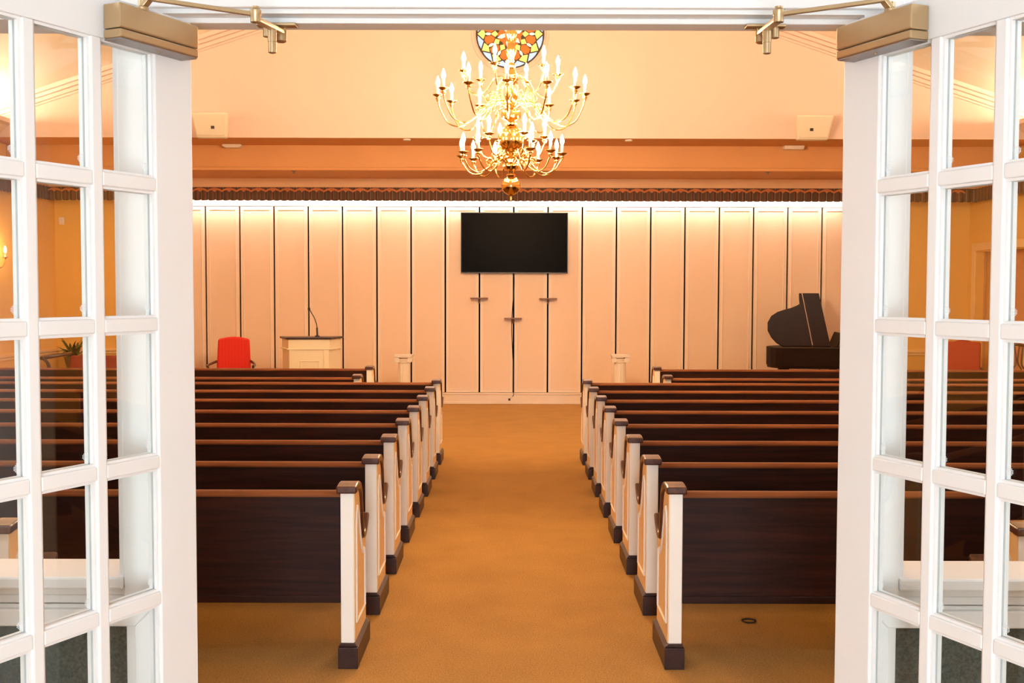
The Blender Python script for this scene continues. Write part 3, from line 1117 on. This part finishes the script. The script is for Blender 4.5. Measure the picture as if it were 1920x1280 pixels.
for (R, angs, _n, yh, yc, yl_, scr) in ((138, [-3 + 30 * q for q in range(12)], None, 200, 178, 236, True), (90, [-19 + 60 * q for q in range(6)], None, 152, 137, 180, False),
                                    (97, [21, 48, 78, 116, 147, 199, 229, 256, 295, 322], None, 306, 291, 326, True), (63, [-40, 23, 85, 140, 200, 262], None, 290, 258, 296, False)):
    ms = arm_meshes(R * SCL, yh, yc, yl_, scr)
    for an_ in angs:
        th = math.radians(an_)      # 0 faces the camera, positive to the right
        o = put('arm', ms[0], ch)
        o.rotation_euler = (0, 0, math.atan2(-math.cos(th), math.sin(th)))
        put('drip_pan', ms[1], o)
        put('candle_sleeve', ms[2], o)
        put('candle_bulb', ms[3], o)

# ------------------------------------------------------------------ rose window in the gable
RC = P(956.5, 64, YG)
RR = (P(1018.5, 64, YG).x - P(894, 64, YG).x) / 2
rw = empty('rose_window', (RC.x, YG - .004, RC.z))
tag(rw, 'round stained glass window of red, yellow and pale blue pieces in the gable', 'window')


def piece(name, poly, mt, d=.012):
    return MB().prism([(x * RR, z * RR) for x, z in poly], 1, -d, -.002).build(name, mt, rw)


def pol(r, a):
    a = math.radians(a)
    return (r * math.cos(a), r * math.sin(a))


def shrink(poly, k=.93):
    cx = sum(p[0] for p in poly) / len(poly)
    cz = sum(p[1] for p in poly) / len(poly)
    return [(cx + (p[0] - cx) * k, cz + (p[1] - cz) * k) for p in poly]


MB().prism([(RR * 1.0 * math.cos(2 * PI * i / 48), RR * math.sin(2 * PI * i / 48)) for i in range(48)], 1, -.004, 0.0).build('lead_backing', 'lead', rw)
MB().tube([(RR * 1.01 * math.cos(2 * PI * i / 48), -.006, RR * 1.01 * math.sin(2 * PI * i / 48)) for i in range(48)], .010, 8, closed=True).build('lead_rim', 'lead', rw, smooth=True)
MB().tube([(RR * 1.13 * math.cos(2 * PI * i / 48), -.000, RR * 1.13 * math.sin(2 * PI * i / 48)) for i in range(48)], .020, 8, closed=True).build('plaster_ring', 'gable', rw, smooth=True)
for k in range(6):
    a = 16 + 60 * k
    piece('petal', [pol(.03, a), pol(.18, a - 17), pol(.29, a - 12), pol(.40, a + 1), pol(.29, a + 13), pol(.17, a + 16)], 'g_pale')
    # red ground between the petals
    piece('red_glass', shrink([pol(.05, a + 30), pol(.24, a + 18), pol(.40, a + 5), pol(.36, a + 22), pol(.33, a + 30), pol(.36, a + 38), pol(.40, a + 55), pol(.24, a + 42)], .95), 'g_red', .010)
for k in range(12):
    a = 30 * k
    piece('yellow_square', shrink([pol(.36, a), pol(.46, a - 12), pol(.58, a), pol(.46, a + 12)]), 'g_yel')
    b_ = a + 15
    piece('red_glass', shrink([pol(.48, a + 13.5), pol(.56, a + 4), pol(.76, a + 6), pol(.80, b_), pol(.76, a + 24), pol(.56, a + 26), pol(.48, a + 16.5)], .96), 'g_red', .010)
    piece('oval_glass', [(pol(.66, a)[0] + (.085 * math.cos(2 * PI * i / 10) * math.cos(math.radians(a)) - .04 * math.sin(2 * PI * i / 10) * math.sin(math.radians(a))),
                          pol(.66, a)[1] + (.085 * math.cos(2 * PI * i / 10) * math.sin(math.radians(a)) + .04 * math.sin(2 * PI * i / 10) * math.cos(math.radians(a)))) for i in range(10)], 'g_pale', .016)
    piece('yellow_kite', shrink([pol(.74, a), pol(.82, a - 11.5), pol(.985, a), pol(.82, a + 11.5)]), 'g_yel')
    piece('blue_triangle', shrink([pol(.82, b_), pol(.98, b_ - 12.5), pol(.995, b_ - 5), pol(.995, b_ + 5), pol(.98, b_ + 12.5)]), 'g_blue')


# ------------------------------------------------------------------ speakers on the gable wall
def make_speaker(xl, xr, yt, yb, s, nm):
    a, b = P(xl, yt, YG - .1), P(xr, yb, YG - .1)
    w, h = b.x - a.x, a.z - b.z
    root = empty('wall_speaker', ((a.x + b.x) / 2, YG, b.z))
    tag(root, 'cream wall speaker with tilted front on the %s of the gable' % nm, 'speaker', 'gable wall speakers')
    # tilted cabinet: top rides further out than the bottom
    v = []
    for (y, z, k) in ((0, h * .95, .44), (-.22, h, .5), (-.10, 0.004, .40), (0, 0.004, .40)):
        v.append((-w * k, y, z))
        v.append((w * k, y, z))
    MB().add(v, [(0, 1, 3, 2), (2, 3, 5, 4), (4, 5, 7, 6), (6, 7, 1, 0), (0, 2, 4, 6), (1, 7, 5, 3)]).build('cabinet', 'speaker', root, bevel=.02, seg=3, smooth=True)
    # front grille plate lying on the sloping front
    t0, t1 = .10, .92
    def fr(t, x):
        return (x, -.10 - .12 * t - .008, .004 + (h - .004) * t)
    g_ = MB()
    q = [fr(t0, -w * .37), fr(t0, w * .37), fr(t1, w * .44), fr(t1, -w * .44)]
    g_.add(q + [(p[0], p[1] + .012, p[2] - .004) for p in q], [(0, 1, 2, 3), (7, 6, 5, 4), (0, 4, 5, 1), (1, 5, 6, 2), (2, 6, 7, 3), (3, 7, 4, 0)])
    g_.build('grille', 'speaker', root, bevel=.003)
    c = fr(.42, w * .07 * -s)
    MB().box(c[0] - .022, c[0] + .022, c[1] - .006, c[1] + .004, c[2] - .022, c[2] + .022).build('badge', 'blackplastic', root, bevel=.003)
    MB().box(-.06, .06, -.03, 0, h * .3, h * .7).build('bracket', 'speaker', root)
    return root


make_speaker(361, 431, 213, 259, -1, 'left')
make_speaker(1489, 1560, 218, 263, 1, 'right')
for (px, py, nm) in ((436, 272, 'left'), (1488, 274.5, 'right')):
    a = P(px, py, Y2 - .06)
    f_ = MB()
    f_.prism([(-.12, 0), (.12, 0), (.135, -.02), (.09, -.045), (-.09, -.045), (-.135, -.02)] if nm == 'left' else [(-.135, 0), (.135, 0), (.13, -.05), (-.13, -.05)], 1, -.05, .05)
    o = f_.build('ceiling_fixture', 'plaster', bevel=.004)
    o.location = (a.x, Y2 - .06, Z1 - .002)
    tag(o, 'small white fixture under the soffit below the %s speaker' % nm, 'ceiling fixture', 'soffit fixtures')
for (px, py, mt, nm) in ((763, 260.5, 'plaster', 'pale flat detector disc under the soffit, left of the chandelier'), (1179, 262, 'plaster', 'pale flat detector disc under the soffit, right of the chandelier')):
    yy = (Z1 - CH) / ((P(px, py, 10).z - CH) / 10)
    o = MB().lathe([(.045, -.018), (.05, -.010), (.05, 0)], 18).build('smoke_detector', mt, smooth=True)
    o.location = (P(px, py, yy).x, yy, Z1 - .002)
    tag(o, nm, 'detector', 'soffit detector discs')
for (px, nm) in ((551, 'left'), (1440, 'right')):
    o = MB().lathe([(.012, -.035), (.022, -.032), (.008, -.022), (.012, -.012), (.035, -.004), (.035, 0)], 14).build('sprinkler_head', 'bronzedark', smooth=True)
    o.location = (P(px, 321, Y2 + .08).x, Y2 + .08, Z2 - .001)
    tag(o, 'small dark sprinkler head under the lower soffit on the %s' % nm, 'sprinkler', 'soffit sprinklers')

# ------------------------------------------------------------------ television, shelves, cable
a, b = P(864, 398, YB - .09), P(1064.5, 512.5, YB - .09)
tv = empty('television', ((a.x + b.x) / 2, YB - .09, b.z))
tag(tv, 'large black wall-mounted television on the panelled far wall', 'television')
w, h = (b.x - a.x) / 2, a.z - b.z
MB().box(-w, w, .004, .045, 0, h).build('cabinet', 'blackplastic', tv, bevel=.004)
bz = MB()
for q in ((-w, w, 0, .016), (-w, w, h - .010, h), (-w, -w + .010, .016, h - .010), (w - .010, w, .016, h - .010)):
    bz.box(q[0], q[1], -.002, .006, q[2], q[3])
bz.build('bezel', 'blackplastic', tv)
MB().box(-w + .010, w - .010, .0, .005, .016, h - .010).build('screen', 'screen', tv)
MB().box(-.25, .25, .045, .078, h * .3, h * .7).build('wall_mount', 'blackplastic', tv)
for (px, py, nm) in ((898, 559, 'upper left of the three under the television'), (1028, 560, 'upper right of the three under the television'), (962, 597, 'lowest and middle one under the television')):
    c = P(px, py, YB - .1)
    sh = empty('wall_shelf', (c.x, YB - .012, c.z))
    tag(sh, 'small brown wall shelf, %s' % nm, 'shelf', 'small wall shelves')
    MB().prism([(-.135, 0), (.135, 0), (.130, -.08), (.09, -.14), (-.09, -.14), (-.130, -.08)], 2, -.009, .009).build('board', 'shelf', sh, bevel=.004)
    MB().prism([(-.002, -.010), (-.10, -.010), (-.06, -.03), (-.015, -.075), (-.002, -.08)], 0, -.012, .012).build('bracket', 'shelf', sh)
cb = MB()
c0 = P(964, 512, YB - .03)
pts = [P(x, y, YB - .035) for x, y in ((964, 508), (964, 540), (961, 575), (959.5, 615), (961, 660), (963, 700), (963, 735), (962, 742), (955.5, 748))]
cb.tube(catmull(pts, 5), .0065, 6)
tag(cb.build('power_cable', 'blackplastic', smooth=True), 'thin black cable hanging from the television to the outlet', 'cable')
c = P(955, 748, YB - .036)
ol = empty('wall_outlet', (c.x, YB - .035, c.z))
tag(ol, 'small outlet plate in the baseboard below the television', 'outlet')
MB().box(-.055, .055, -.006, 0, -.04, .04).build('cover_plate', 'base', ol, bevel=.003)
MB().box(-.016, .016, -.03, -.005, -.02, .012).build('plug', 'blackplastic', ol, bevel=.004)
c = P(116, 414, YB)
th = empty('switch_plate', (c.x, YB - .001, c.z))
tag(th, 'small pale switch plate high on the plain far wall', 'switch')
MB().box(-.04, .04, -.02, 0, -.055, .055).build('cover', 'plaster', th, bevel=.006)
MB().box(-.012, .012, -.026, -.019, -.02, .02).build('toggle', 'plaster', th, bevel=.002)

# ------------------------------------------------------------------ pedestal columns
for (px, nm) in ((757.5, 'left'), (1162.5, 'right')):
    yy = 15.3
    top = P(px, 664.5, yy)
    root = empty('pedestal', (top.x, yy, 0))
    tag(root, 'white fluted column pedestal with scrolled capital %s of the aisle' % nm, 'pedestal', 'column pedestals')
    H_ = top.z
    MB().box(-.125, .125, -.125, .125, 0, .05).build('plinth', 'plaster', root, bevel=.005)
    MB().lathe([(.115, .05), (.12, .065), (.115, .08), (.098, .088), (.104, .10), (.095, .112)], 24).build('base', 'plaster', root, smooth=True)
    # fluted shaft
    vs, fs = [], []
    n = 48
    for z, r in ((.112, .090), (.35, .088), (H_ - .115, .080)):
        for j in range(n):
            a = 2 * PI * j / n
            rr = r - (.006 if j % 4 in (1, 2) else 0) - (.002 if j % 4 == 3 else 0)
            vs.append((rr * math.cos(a), rr * math.sin(a), z))
    for i in range(2):
        for j in range(n):
            fs.append((i * n + j, i * n + (j + 1) % n, (i + 1) * n + (j + 1) % n, (i + 1) * n + j))
    MB().add(vs, fs).build('shaft', 'plaster', root)
    MB().lathe([(.082, H_ - .118), (.090, H_ - .108), (.090, H_ - .100), (.080, H_ - .094), (.098, H_ - .070), (.098, H_ - .055)], 24).build('necking', 'plaster', root, smooth=True)
    for sx in (-1, 1):
        vo = MB()
        sp = []
        for i in range(20):
            t = i / 19
            r = .040 * (1 - .75 * t)
            a = PI / 2 + sx * -t * 3.4 * PI
            sp.append((sx * .085 + r * math.cos(a), -.09, H_ - .072 + r * math.sin(a)))
        vo.tube(sp, .007, 6)
        vo.add([], [])
        vo.tube([(sx * .085, -.095, H_ - .072), (sx * .085, .095, H_ - .072)], .036, 16)
        vo.build('volute', 'plaster', root, smooth=True)
    MB().box(-.122, .122, -.115, .115, H_ - .034, H_ - .012).build('abacus', 'plaster', root, bevel=.004)
    MB().box(-.130, .130, -.122, .122, H_ - .012, H_).build('top_slab', 'plaster', root, bevel=.003)

# ------------------------------------------------------------------ podium with microphone
yy = 14.75
pl, pr_ = P(542, 650, yy), P(617, 650, yy)
pc = empty('podium', ((pl.x + pr_.x) / 2, yy, 0), math.radians(5))
tag(pc, 'cream panelled podium with dark slanted top near the left wall panels', 'podium')
HT = P(590, 636, yy).z
fwid = (pr_.x - pl.x) / 2
bt = math.radians(20.5)


def trap(gr, dep=.36):
    x1 = fwid + gr
    x2 = x1 + math.sin(bt) * dep
    return [(-x1, -gr), (x1, -gr), (x2 + gr * .2, dep), (-x2 - gr * .2, dep)]


MB().prism(trap(0), 2, .10, HT - .13).build('body', 'podium', pc, bevel=.004)
MB().prism(trap(.03), 2, 0, .10).build('base', 'podium', pc, bevel=.006)
MB().prism(trap(.006), 2, HT - .13, HT).build('frieze', 'podium', pc, bevel=.003)
MB().prism(trap(.020), 2, HT - .142, HT - .122).build('band_moulding', 'podium', pc, bevel=.005)
tp = MB()
tq = trap(.03, .38)
tp.add([(x, y, HT + (.0 if i < 4 else .028) + (.0 if y < .1 else -.0)) for i, (x, y) in enumerate(tq + tq)],
       [(3, 2, 1, 0), (4, 5, 6, 7), (0, 1, 5, 4), (1, 2, 6, 5), (2, 3, 7, 6), (3, 0, 4, 7)])
tp.build('top_board', 'plinth', pc, bevel=.008)
pm_ = MB()
for q in ((-.13, .13, HT - .30, HT - .285), (-.13, -.115, .2, HT - .30), (.115, .13, .2, HT - .30), (-.13, .13, .185, .2)):
    pm_.box(q[0] + .01, q[1] + .01, -.012, 0, q[2], q[3])
pm_.build('panel_moulding', 'podium', pc, bevel=.004)
for sx in (-1, 1):
    MB().box(sx * (fwid - .075), sx * (fwid - .006), -.012, 0, .10, HT - .142).build('pilaster', 'podium', pc, bevel=.003)
mb_ = P(595, 630, yy + .15)
mi = empty('microphone', (mb_.x, yy + .15, HT + .028))
tag(mi, 'thin black gooseneck microphone standing on the podium', 'microphone')
MB().lathe([(.035, 0), (.035, .012), (.016, .022), (.012, .03)], 16).build('base', 'blackplastic', mi, smooth=True)
gp = []
for (x, y) in ((594.5, 630), (594.5, 618), (594, 610), (590, 597), (585, 588), (581, 581)):
    q = P(x, y, yy + .15)
    gp.append((q.x - mb_.x, 0, q.z - HT - .028))
gp[0] = (0, 0, .02)
MB().tube(catmull(gp, 5), [.013] * 8 + [.007] * (len(catmull(gp, 5)) - 8), 8).build('gooseneck', 'blackplastic', mi, smooth=True)
q = P(579.5, 579, yy + .15)
MB().sphere((q.x - mb_.x, 0, q.z - HT - .028), .018, 10, 1.3).build('capsule', 'blackplastic', mi, smooth=True)


# ------------------------------------------------------------------ seating on the chancel
def leg(mb, x, y, z, dx=0, dy=0, r0=.018, r1=.025):
    return mb.tube([(x + dx, y + dy, 0), (x + dx * .3, y + dy * .3, z * .5), (x, y, z)], [r0, (r0 + r1) / 2, r1], 8)


def cushion(name, prof, axis, a, b, mt, parent, bev=.03):
    return MB().prism(prof, axis, a, b).build(name, mt, parent, bevel=bev, seg=4, smooth=True)


yy = 15.35
cl, crr = P(405, 690, yy), P(468, 690, yy)
arm = empty('armchair', ((cl.x + crr.x) / 2, yy, 0), math.radians(8))
tag(arm, 'bright red upholstered armchair with wooden arms left of the podium', 'armchair')
W_ = (crr.x - cl.x) / 2
ztop = P(437, 632, yy).z
bk = MB()
out = [(-W_ * 1.0, .45), (-W_ * .98, .70), (-W_ * .90, ztop - .03), (-W_ * .35, ztop - .004), (0, ztop), (W_ * .35, ztop - .004), (W_ * .92, ztop - .03), (W_ * .98, .70), (W_ * 1.0, .45)]
bk.prism(out, 1, .10, .20)
bk.build('backrest', 'redstripe', arm, bevel=.03, seg=4, smooth=True)
cushion('seat', [(-W_, -.40), (W_, -.40), (W_, .14), (-W_, .14)], 2, .36, .48, 'red', arm)
MB().box(-W_ * .96, W_ * .96, -.37, .16, .29, .36).build('seat_rail', 'chairwood', arm, bevel=.01)
for sx in (-1, 1):
    a_ = MB().tube(catmull([(sx * W_ * 1.0, .13, .70), (sx * (W_ + .05), 0, .68), (sx * (W_ + .085), -.18, .665), (sx * (W_ + .07), -.30, .655)], 5), .018, 8)
    a_.build('arm', 'chairwood', arm, smooth=True)
    MB().tube(catmull([(sx * (W_ + .07), -.27, .655), (sx * (W_ + .05), -.24, .52), (sx * W_ * .97, -.28, .36)], 5), .017, 8).build('arm_support', 'chairwood', arm, smooth=True)
    leg(MB(), sx * W_ * .9, -.34, .30).build('leg', 'chairwood', arm, smooth=True)
    leg(MB(), sx * W_ * .9, .13, .30, 0, .06).build('leg', 'chairwood', arm, smooth=True)

# settee at the left
yy = 15.4
sx0 = P(118, 670, yy).x
so = empty('settee', (sx0, yy, 0), math.radians(-4))
tag(so, 'maroon settee with curved wooden arm by the left corner', 'settee')
zt = P(180, 668, yy).z
LL = 1.75
cushion('backrest', [(.12, .42), (.22, .42), (.30, zt), (.20, zt)], 0, 0, LL, 'maroon', so)
cushion('seat', [(-.42, .34), (.20, .34), (.20, .47), (-.42, .47)], 0, .02, LL - .02, 'maroon', so)
MB().box(.0, LL, -.40, .22, .25, .34).build('seat_rail', 'chairwood', so, bevel=.01)
for e_, sg in ((0, -1), (LL, 1)):
    pts = catmull([(e_, .25, zt + .03), (e_ + sg * .03, .10, zt + .02), (e_ + sg * .13, -.15, zt - .0), (e_ + sg * .16, -.30, zt - .01)], 5)
    MB().tube(pts, .026, 8).build('arm', 'chairwood', so, smooth=True)
    MB().tube(catmull([(e_ + sg * .15, -.28, zt - .01), (e_ + sg * .06, -.30, zt - .10), (e_ + sg * .01, -.33, .46), (e_, -.36, .30)], 5), .024, 8).build('arm_support', 'chairwood', so, smooth=True)
    leg(MB(), e_ - sg * .05, -.36, .27).build('leg', 'chairwood', so, smooth=True)
    leg(MB(), e_ - sg * .05, .18, .27, 0, .05).build('leg', 'chairwood', so, smooth=True)

# plant behind the settee
yy = 16.05
c = P(140, 668, yy)
pt = empty('potted_plant', (c.x, yy, 0))
tag(pt, 'leafy green potted plant with yellow leaves behind the settee', 'plant')
pz = c.z - .22
MB().lathe([(.10, pz), (.15, pz + .20), (.16, pz + .22), (.145, pz + .22), (.135, pz + .19)], 20).build('pot', 'pot', pt, smooth=True)
MB().lathe([(.01, pz + .19), (.138, pz + .19), (.138, pz + .195)], 16).build('soil', 'soil', pt)
MB().lathe([(.17, 0), (.17, .03), (.03, .05), (.03, pz - .04), (.15, pz - .03), (.15, pz)], 18).build('plant_stand', 'chairwood', pt, smooth=True)


def leaf_mesh(L, Wd, droop, mt):
    n = 7
    vs, fs = [], []
    for i in range(n + 1):
        t = i / n
        r = L * t * (1 - .25 * droop * t)
        z = L * (t * .85 - droop * t * t * 1.0)
        wd = Wd * math.sin(PI * min(1, .12 + .88 * t)) ** .8 if t < 1 else .001
        for k, dz in ((-1, .25), (0, 0), (1, .25)):
            vs.append((r, k * wd, z + abs(k) * wd * dz))
    for i in range(n):
        for j in range(2):
            fs.append((i * 3 + j, (i + 1) * 3 + j, (i + 1) * 3 + j + 1, i * 3 + j + 1))
    me = MB().add(vs, fs).mesh('leaf')
    me.materials.append(M[mt])
    me.shade_smooth()
    return me


lm = [leaf_mesh(.36, .030, .5, 'leaf'), leaf_mesh(.30, .038, .9, 'leaf'), leaf_mesh(.40, .026, .35, 'leaf'), leaf_mesh(.24, .034, 1.0, 'leafy')]
for i in range(34):
    o = put('leaf', lm[3 if i % 6 == 0 else i % 3], pt)
    o.location = (random.uniform(-.04, .04), random.uniform(-.04, .04), pz + .19)
    o.rotation_euler = (0, random.uniform(-.75, .1), i * 2.4 + random.uniform(-.3, .3))
    k_ = random.uniform(.7, 1.05)
    o.scale = (k_, k_, k_)

# rust red side chair at the right
yy = 15.1
c = P(1803, 690, yy)
rc = empty('side_chair', (c.x, yy, 0), math.radians(-24))
tag(rc, 'rust red upholstered chair with arched back near the right doorway', 'chair')
zt = P(1803, 640, yy).z
out = [(-.235, .48), (-.235, zt - .03), (-.20, zt - .015), (-.12, zt - .018), (-.06, zt + .004), (0, zt + .010), (.06, zt + .004), (.12, zt - .018), (.20, zt - .015), (.235, zt - .03), (.235, .48)]
v = MB().prism(out, 1, 0, .08)
v.v = [(x, y + .20 + (z - .48) * .22, z) for x, y, z in v.v]
v.build('backrest', 'rust', rc, bevel=.02, seg=3, smooth=True)
cushion('seat', [(-.25, -.30), (.25, -.30), (.235, .22), (-.235, .22)], 2, .37, .49, 'rust', rc)
MB().box(-.235, .235, -.28, .23, .31, .37).build('seat_rail', 'chairwood', rc, bevel=.008)
for sx in (-1, 1):
    leg(MB(), sx * .22, -.26, .32).build('leg', 'chairwood', rc, smooth=True)
    leg(MB(), sx * .21, .22, .49, 0, .06).build('leg', 'chairwood', rc, smooth=True)
    MB().tube(catmull([(sx * .24, .26, .64), (sx * .27, .10, .63), (sx * .29, -.10, .635), (sx * .28, -.17, .63)], 4), .017, 8).build('arm', 'chairwood', rc, smooth=True)
    MB().tube([(sx * .28, -.15, .63), (sx * .25, -.10, .37)], .016, 8).build('arm_support', 'chairwood', rc, smooth=True)

# carved wooden chair at the right edge
yy = 13.95
c = P(1917, 690, yy)
wc = empty('wooden_chair', (c.x, yy, 0), math.radians(-10))
tag(wc, 'dark carved wooden chair with pierced back at the right edge', 'chair')
zt = P(1910, 648, yy).z
for sx in (-1, 1):
    MB().tube(catmull([(sx * .18, .24, 0), (sx * .19, .20, .25), (sx * .20, .20, .47), (sx * .215, .24, .75), (sx * .225, .28, zt - .02)], 4), .017, 8).build('back_post', 'chairwood', wc, smooth=True)
    leg(MB(), sx * .22, -.24, .44).build('leg', 'chairwood', wc, smooth=True)
MB().tube(catmull([(-.25, .285, zt - .015), (-.20, .285, zt + .01), (-.10, .285, zt - .012), (0, .285, zt + .006), (.10, .285, zt - .012), (.20, .285, zt + .01), (.25, .285, zt - .015)], 5), .020, 8).build('crest_rail', 'chairwood', wc, smooth=True)
spl = MB()
for sx in (-1, 1):
    spl.tube(catmull([(sx * .03, .215, .48), (sx * .045, .22, .56), (sx * .10, .235, .68), (sx * .055, .25, .78), (sx * .075, .27, zt - .02)], 5), .012, 8)
    spl.tube(catmull([(sx * .012, .215, .48), (sx * .02, .225, .60), (sx * .05, .24, .70), (sx * .01, .255, .80), (sx * .03, .275, zt - .01)], 5), .010, 8)
spl.build('pierced_splat', 'chairwood', wc, smooth=True)
cushion('seat', [(-.25, -.26), (.25, -.26), (.21, .21), (-.21, .21)], 2, .43, .48, 'maroon', wc, .015)
MB().prism([(-.24, -.25), (.24, -.25), (.20, .21), (-.20, .21)], 2, .37, .43).build('seat_rail', 'chairwood', wc, bevel=.006)

# ------------------------------------------------------------------ grand piano
yy = 15.0
hp = P(1560, 651, yy)
pi_ = empty('grand_piano', (hp.x, yy, 0), math.radians(-6))
tag(pi_, 'small black grand piano with raised lid at the right', 'piano')
zr = hp.z
k = yy / F * 1.0
LID = [(-.67, 0), (-.745, .05), (-.80, .12), (-.835, .21), (-.82, .31), (-.755, .40), (-.66, .455), (-.56, .487), (-.46, .512), (-.372, .545), (-.325, .572), (-.318, .64), (-.304, .724), (-.02, .724), (-.02, 0)]
TH = math.radians(36)
ws = 1 / math.sin(TH)
plan = [(x, h * ws) for x, h in LID]
body = plan[:-2] + [(.42, .724 * ws), (.42, 0)]
MB().prism(body, 2, zr - .27, zr - .015).build('case', 'piano', pi_, bevel=.006)
MB().prism([(x * .985, y * .985 + .008) for x, y in body], 2, zr - .30, zr - .27).build('bottom_board', 'piano', pi_)


def lid_pt(x, h, t):
    w_ = h * ws
    return (x + .0, w_ * math.cos(TH) - t * math.sin(TH) + .004, zr + w_ * math.sin(TH) + t * math.cos(TH))


def lid_piece(name, pts):
    n = len(pts)
    vs = [lid_pt(x, h, 0) for x, h in pts] + [lid_pt(x, h, .022) for x, h in pts]
    fs = [tuple(range(n))[::-1], tuple(range(n, 2 * n))] + [(i, (i + 1) % n, n + (i + 1) % n, n + i) for i in range(n)]
    return MB().add(vs, fs).build(name, 'piano', pi_, bevel=.004)


xs = -.265
lid_piece('lid', [p for p in LID[:-2]] [:12] + [(-.304, .724), (xs, .724), (xs, 0)])
lid_piece('lid_flap', [(xs + .006, 0), (xs + .006, .724), (-.02, .724), (-.02, 0)])
MB().tube([lid_pt(xs + .003, 0.01, .026), lid_pt(xs + .003, .72, .026)], .006, 8).build('lid_hinge', 'bronze', pi_, smooth=True)
MB().tube([(.02, .55, zr - .03), (-.05, .30 * ws, zr + .24)], .012, 8).build('prop_stick', 'piano', pi_)
kb = MB()
kb.box(.42, .62, .0, .724 * ws, zr - .27, zr - .20)
kb.box(.42, .62, .0, .05, zr - .20, zr - .06)
kb.box(.42, .62, .724 * ws - .05, .724 * ws, zr - .20, zr - .06)
kb.build('key_bed', 'piano', pi_, bevel=.006)
kn = int((.724 * ws - .12) / .0235)
for i in range(kn):
    MB().box(.45, .60, .06 + i * .0235, .06 + i * .0235 + .0222, zr - .20, zr - .175).build('white_key', 'ivory', pi_)
    if i % 7 not in (2, 6):
        MB().box(.45, .54, .06 + i * .0235 + .017, .06 + i * .0235 + .030, zr - .175, zr - .162).build('black_key', 'piano', pi_)
MB().prism([(.12, zr - .01), (.14, zr - .01), (.22, zr + .18), (.20, zr + .18)], 1, .30, .95).build('music_desk', 'piano', pi_, bevel=.004)
for (x, y) in ((-.62, .12 * ws), (.36, .10), (.36, .66 * ws)):
    MB().box(x - .07, x + .07, y - .07, y + .07, zr - .34, zr - .29).build('leg_block', 'piano', pi_, bevel=.006)
    MB().lathe([(.03, .05), (.035, .07), (.045, zr - .42), (.06, zr - .34)], 10, (x, y, 0)).build('leg', 'piano', pi_, smooth=True)
    MB().sphere((x, y, .027), .027, 10).build('caster', 'brass', pi_, smooth=True)
MB().box(.10, .16, .45, .75, .10, zr - .29).build('pedal_lyre', 'piano', pi_, bevel=.01)
MB().box(.06, .20, .42, .78, .03, .10).build('pedal_box', 'piano', pi_, bevel=.01)

# ------------------------------------------------------------------ brass sconce on the left wall, others added for light
ys = XS / abs(P(-6, 480, 1).x)
cz = P(-6, 492, ys).z


def make_sconce(side, y, label):
    sc = empty('wall_sconce', (side * XS, y, cz), 0 if side < 0 else PI)
    tag(sc, label, 'sconce', 'brass wall sconces')
    MB().lathe([(.05, 0), (.05, .012), (.02, .03)], 16).build('back_plate', 'brass', sc, smooth=True).rotation_euler = (0, PI / 2, 0)
    for sy in (-1, 1):
        a_ = MB().tube(catmull([(.02, 0, 0), (.07, sy * .04, -.07), (.13, sy * .12, -.06), (.15, sy * .17, .02), (.15, sy * .17, .06)], 6), .009, 8).build('arm', 'brass', sc, smooth=True)
        MB().lathe([(.008, .05), (.04, .065), (.042, .07), (.014, .066)], 14, (.15, sy * .17, 0)).build('drip_pan', 'brass', a_, smooth=True)
        MB().lathe([(.012, .066), (.012, .13), (.009, .133)], 12, (.15, sy * .17, 0)).build('candle_sleeve', 'candle', a_, smooth=True)
        MB().lathe([(.006, .133), (.017, .155), (.015, .18), (.002, .215)], 10, (.15, sy * .17, 0)).build('candle_bulb', 'sconcebulb', a_, smooth=True)
    MB().sphere((.02, 0, -.06), .022, 10).build('finial', 'brass', sc, smooth=True)


for side, nm in ((-1, 'left'), (1, 'right')):  # only the left one near the far wall is real; the rest add light
    for k_, wh in ((0, 'closest to the far wall'), (1, 'extra light half way along'), (2, 'extra light closest to the doors')):
        make_sconce(side, ys - (.25 if side < 0 else 1.4) - 3.6 * k_, 'brass candle sconce, %s side wall, %s' % (nm, wh))

# ------------------------------------------------------------------ hair tie on the carpet
yy = CH / abs(P(1404, 1165, 1).z - CH)
c = P(1404, 1165, yy)
tag(MB().tube([(c.x + .034 * math.cos(2 * PI * i / 28), yy + .034 * math.sin(2 * PI * i / 28), .005) for i in range(28)], .0042, 8, closed=True).build('hair_tie', 'blackplastic', smooth=True),
    'thin black hair tie lying on the carpet by the nearest right pew', 'hair tie')
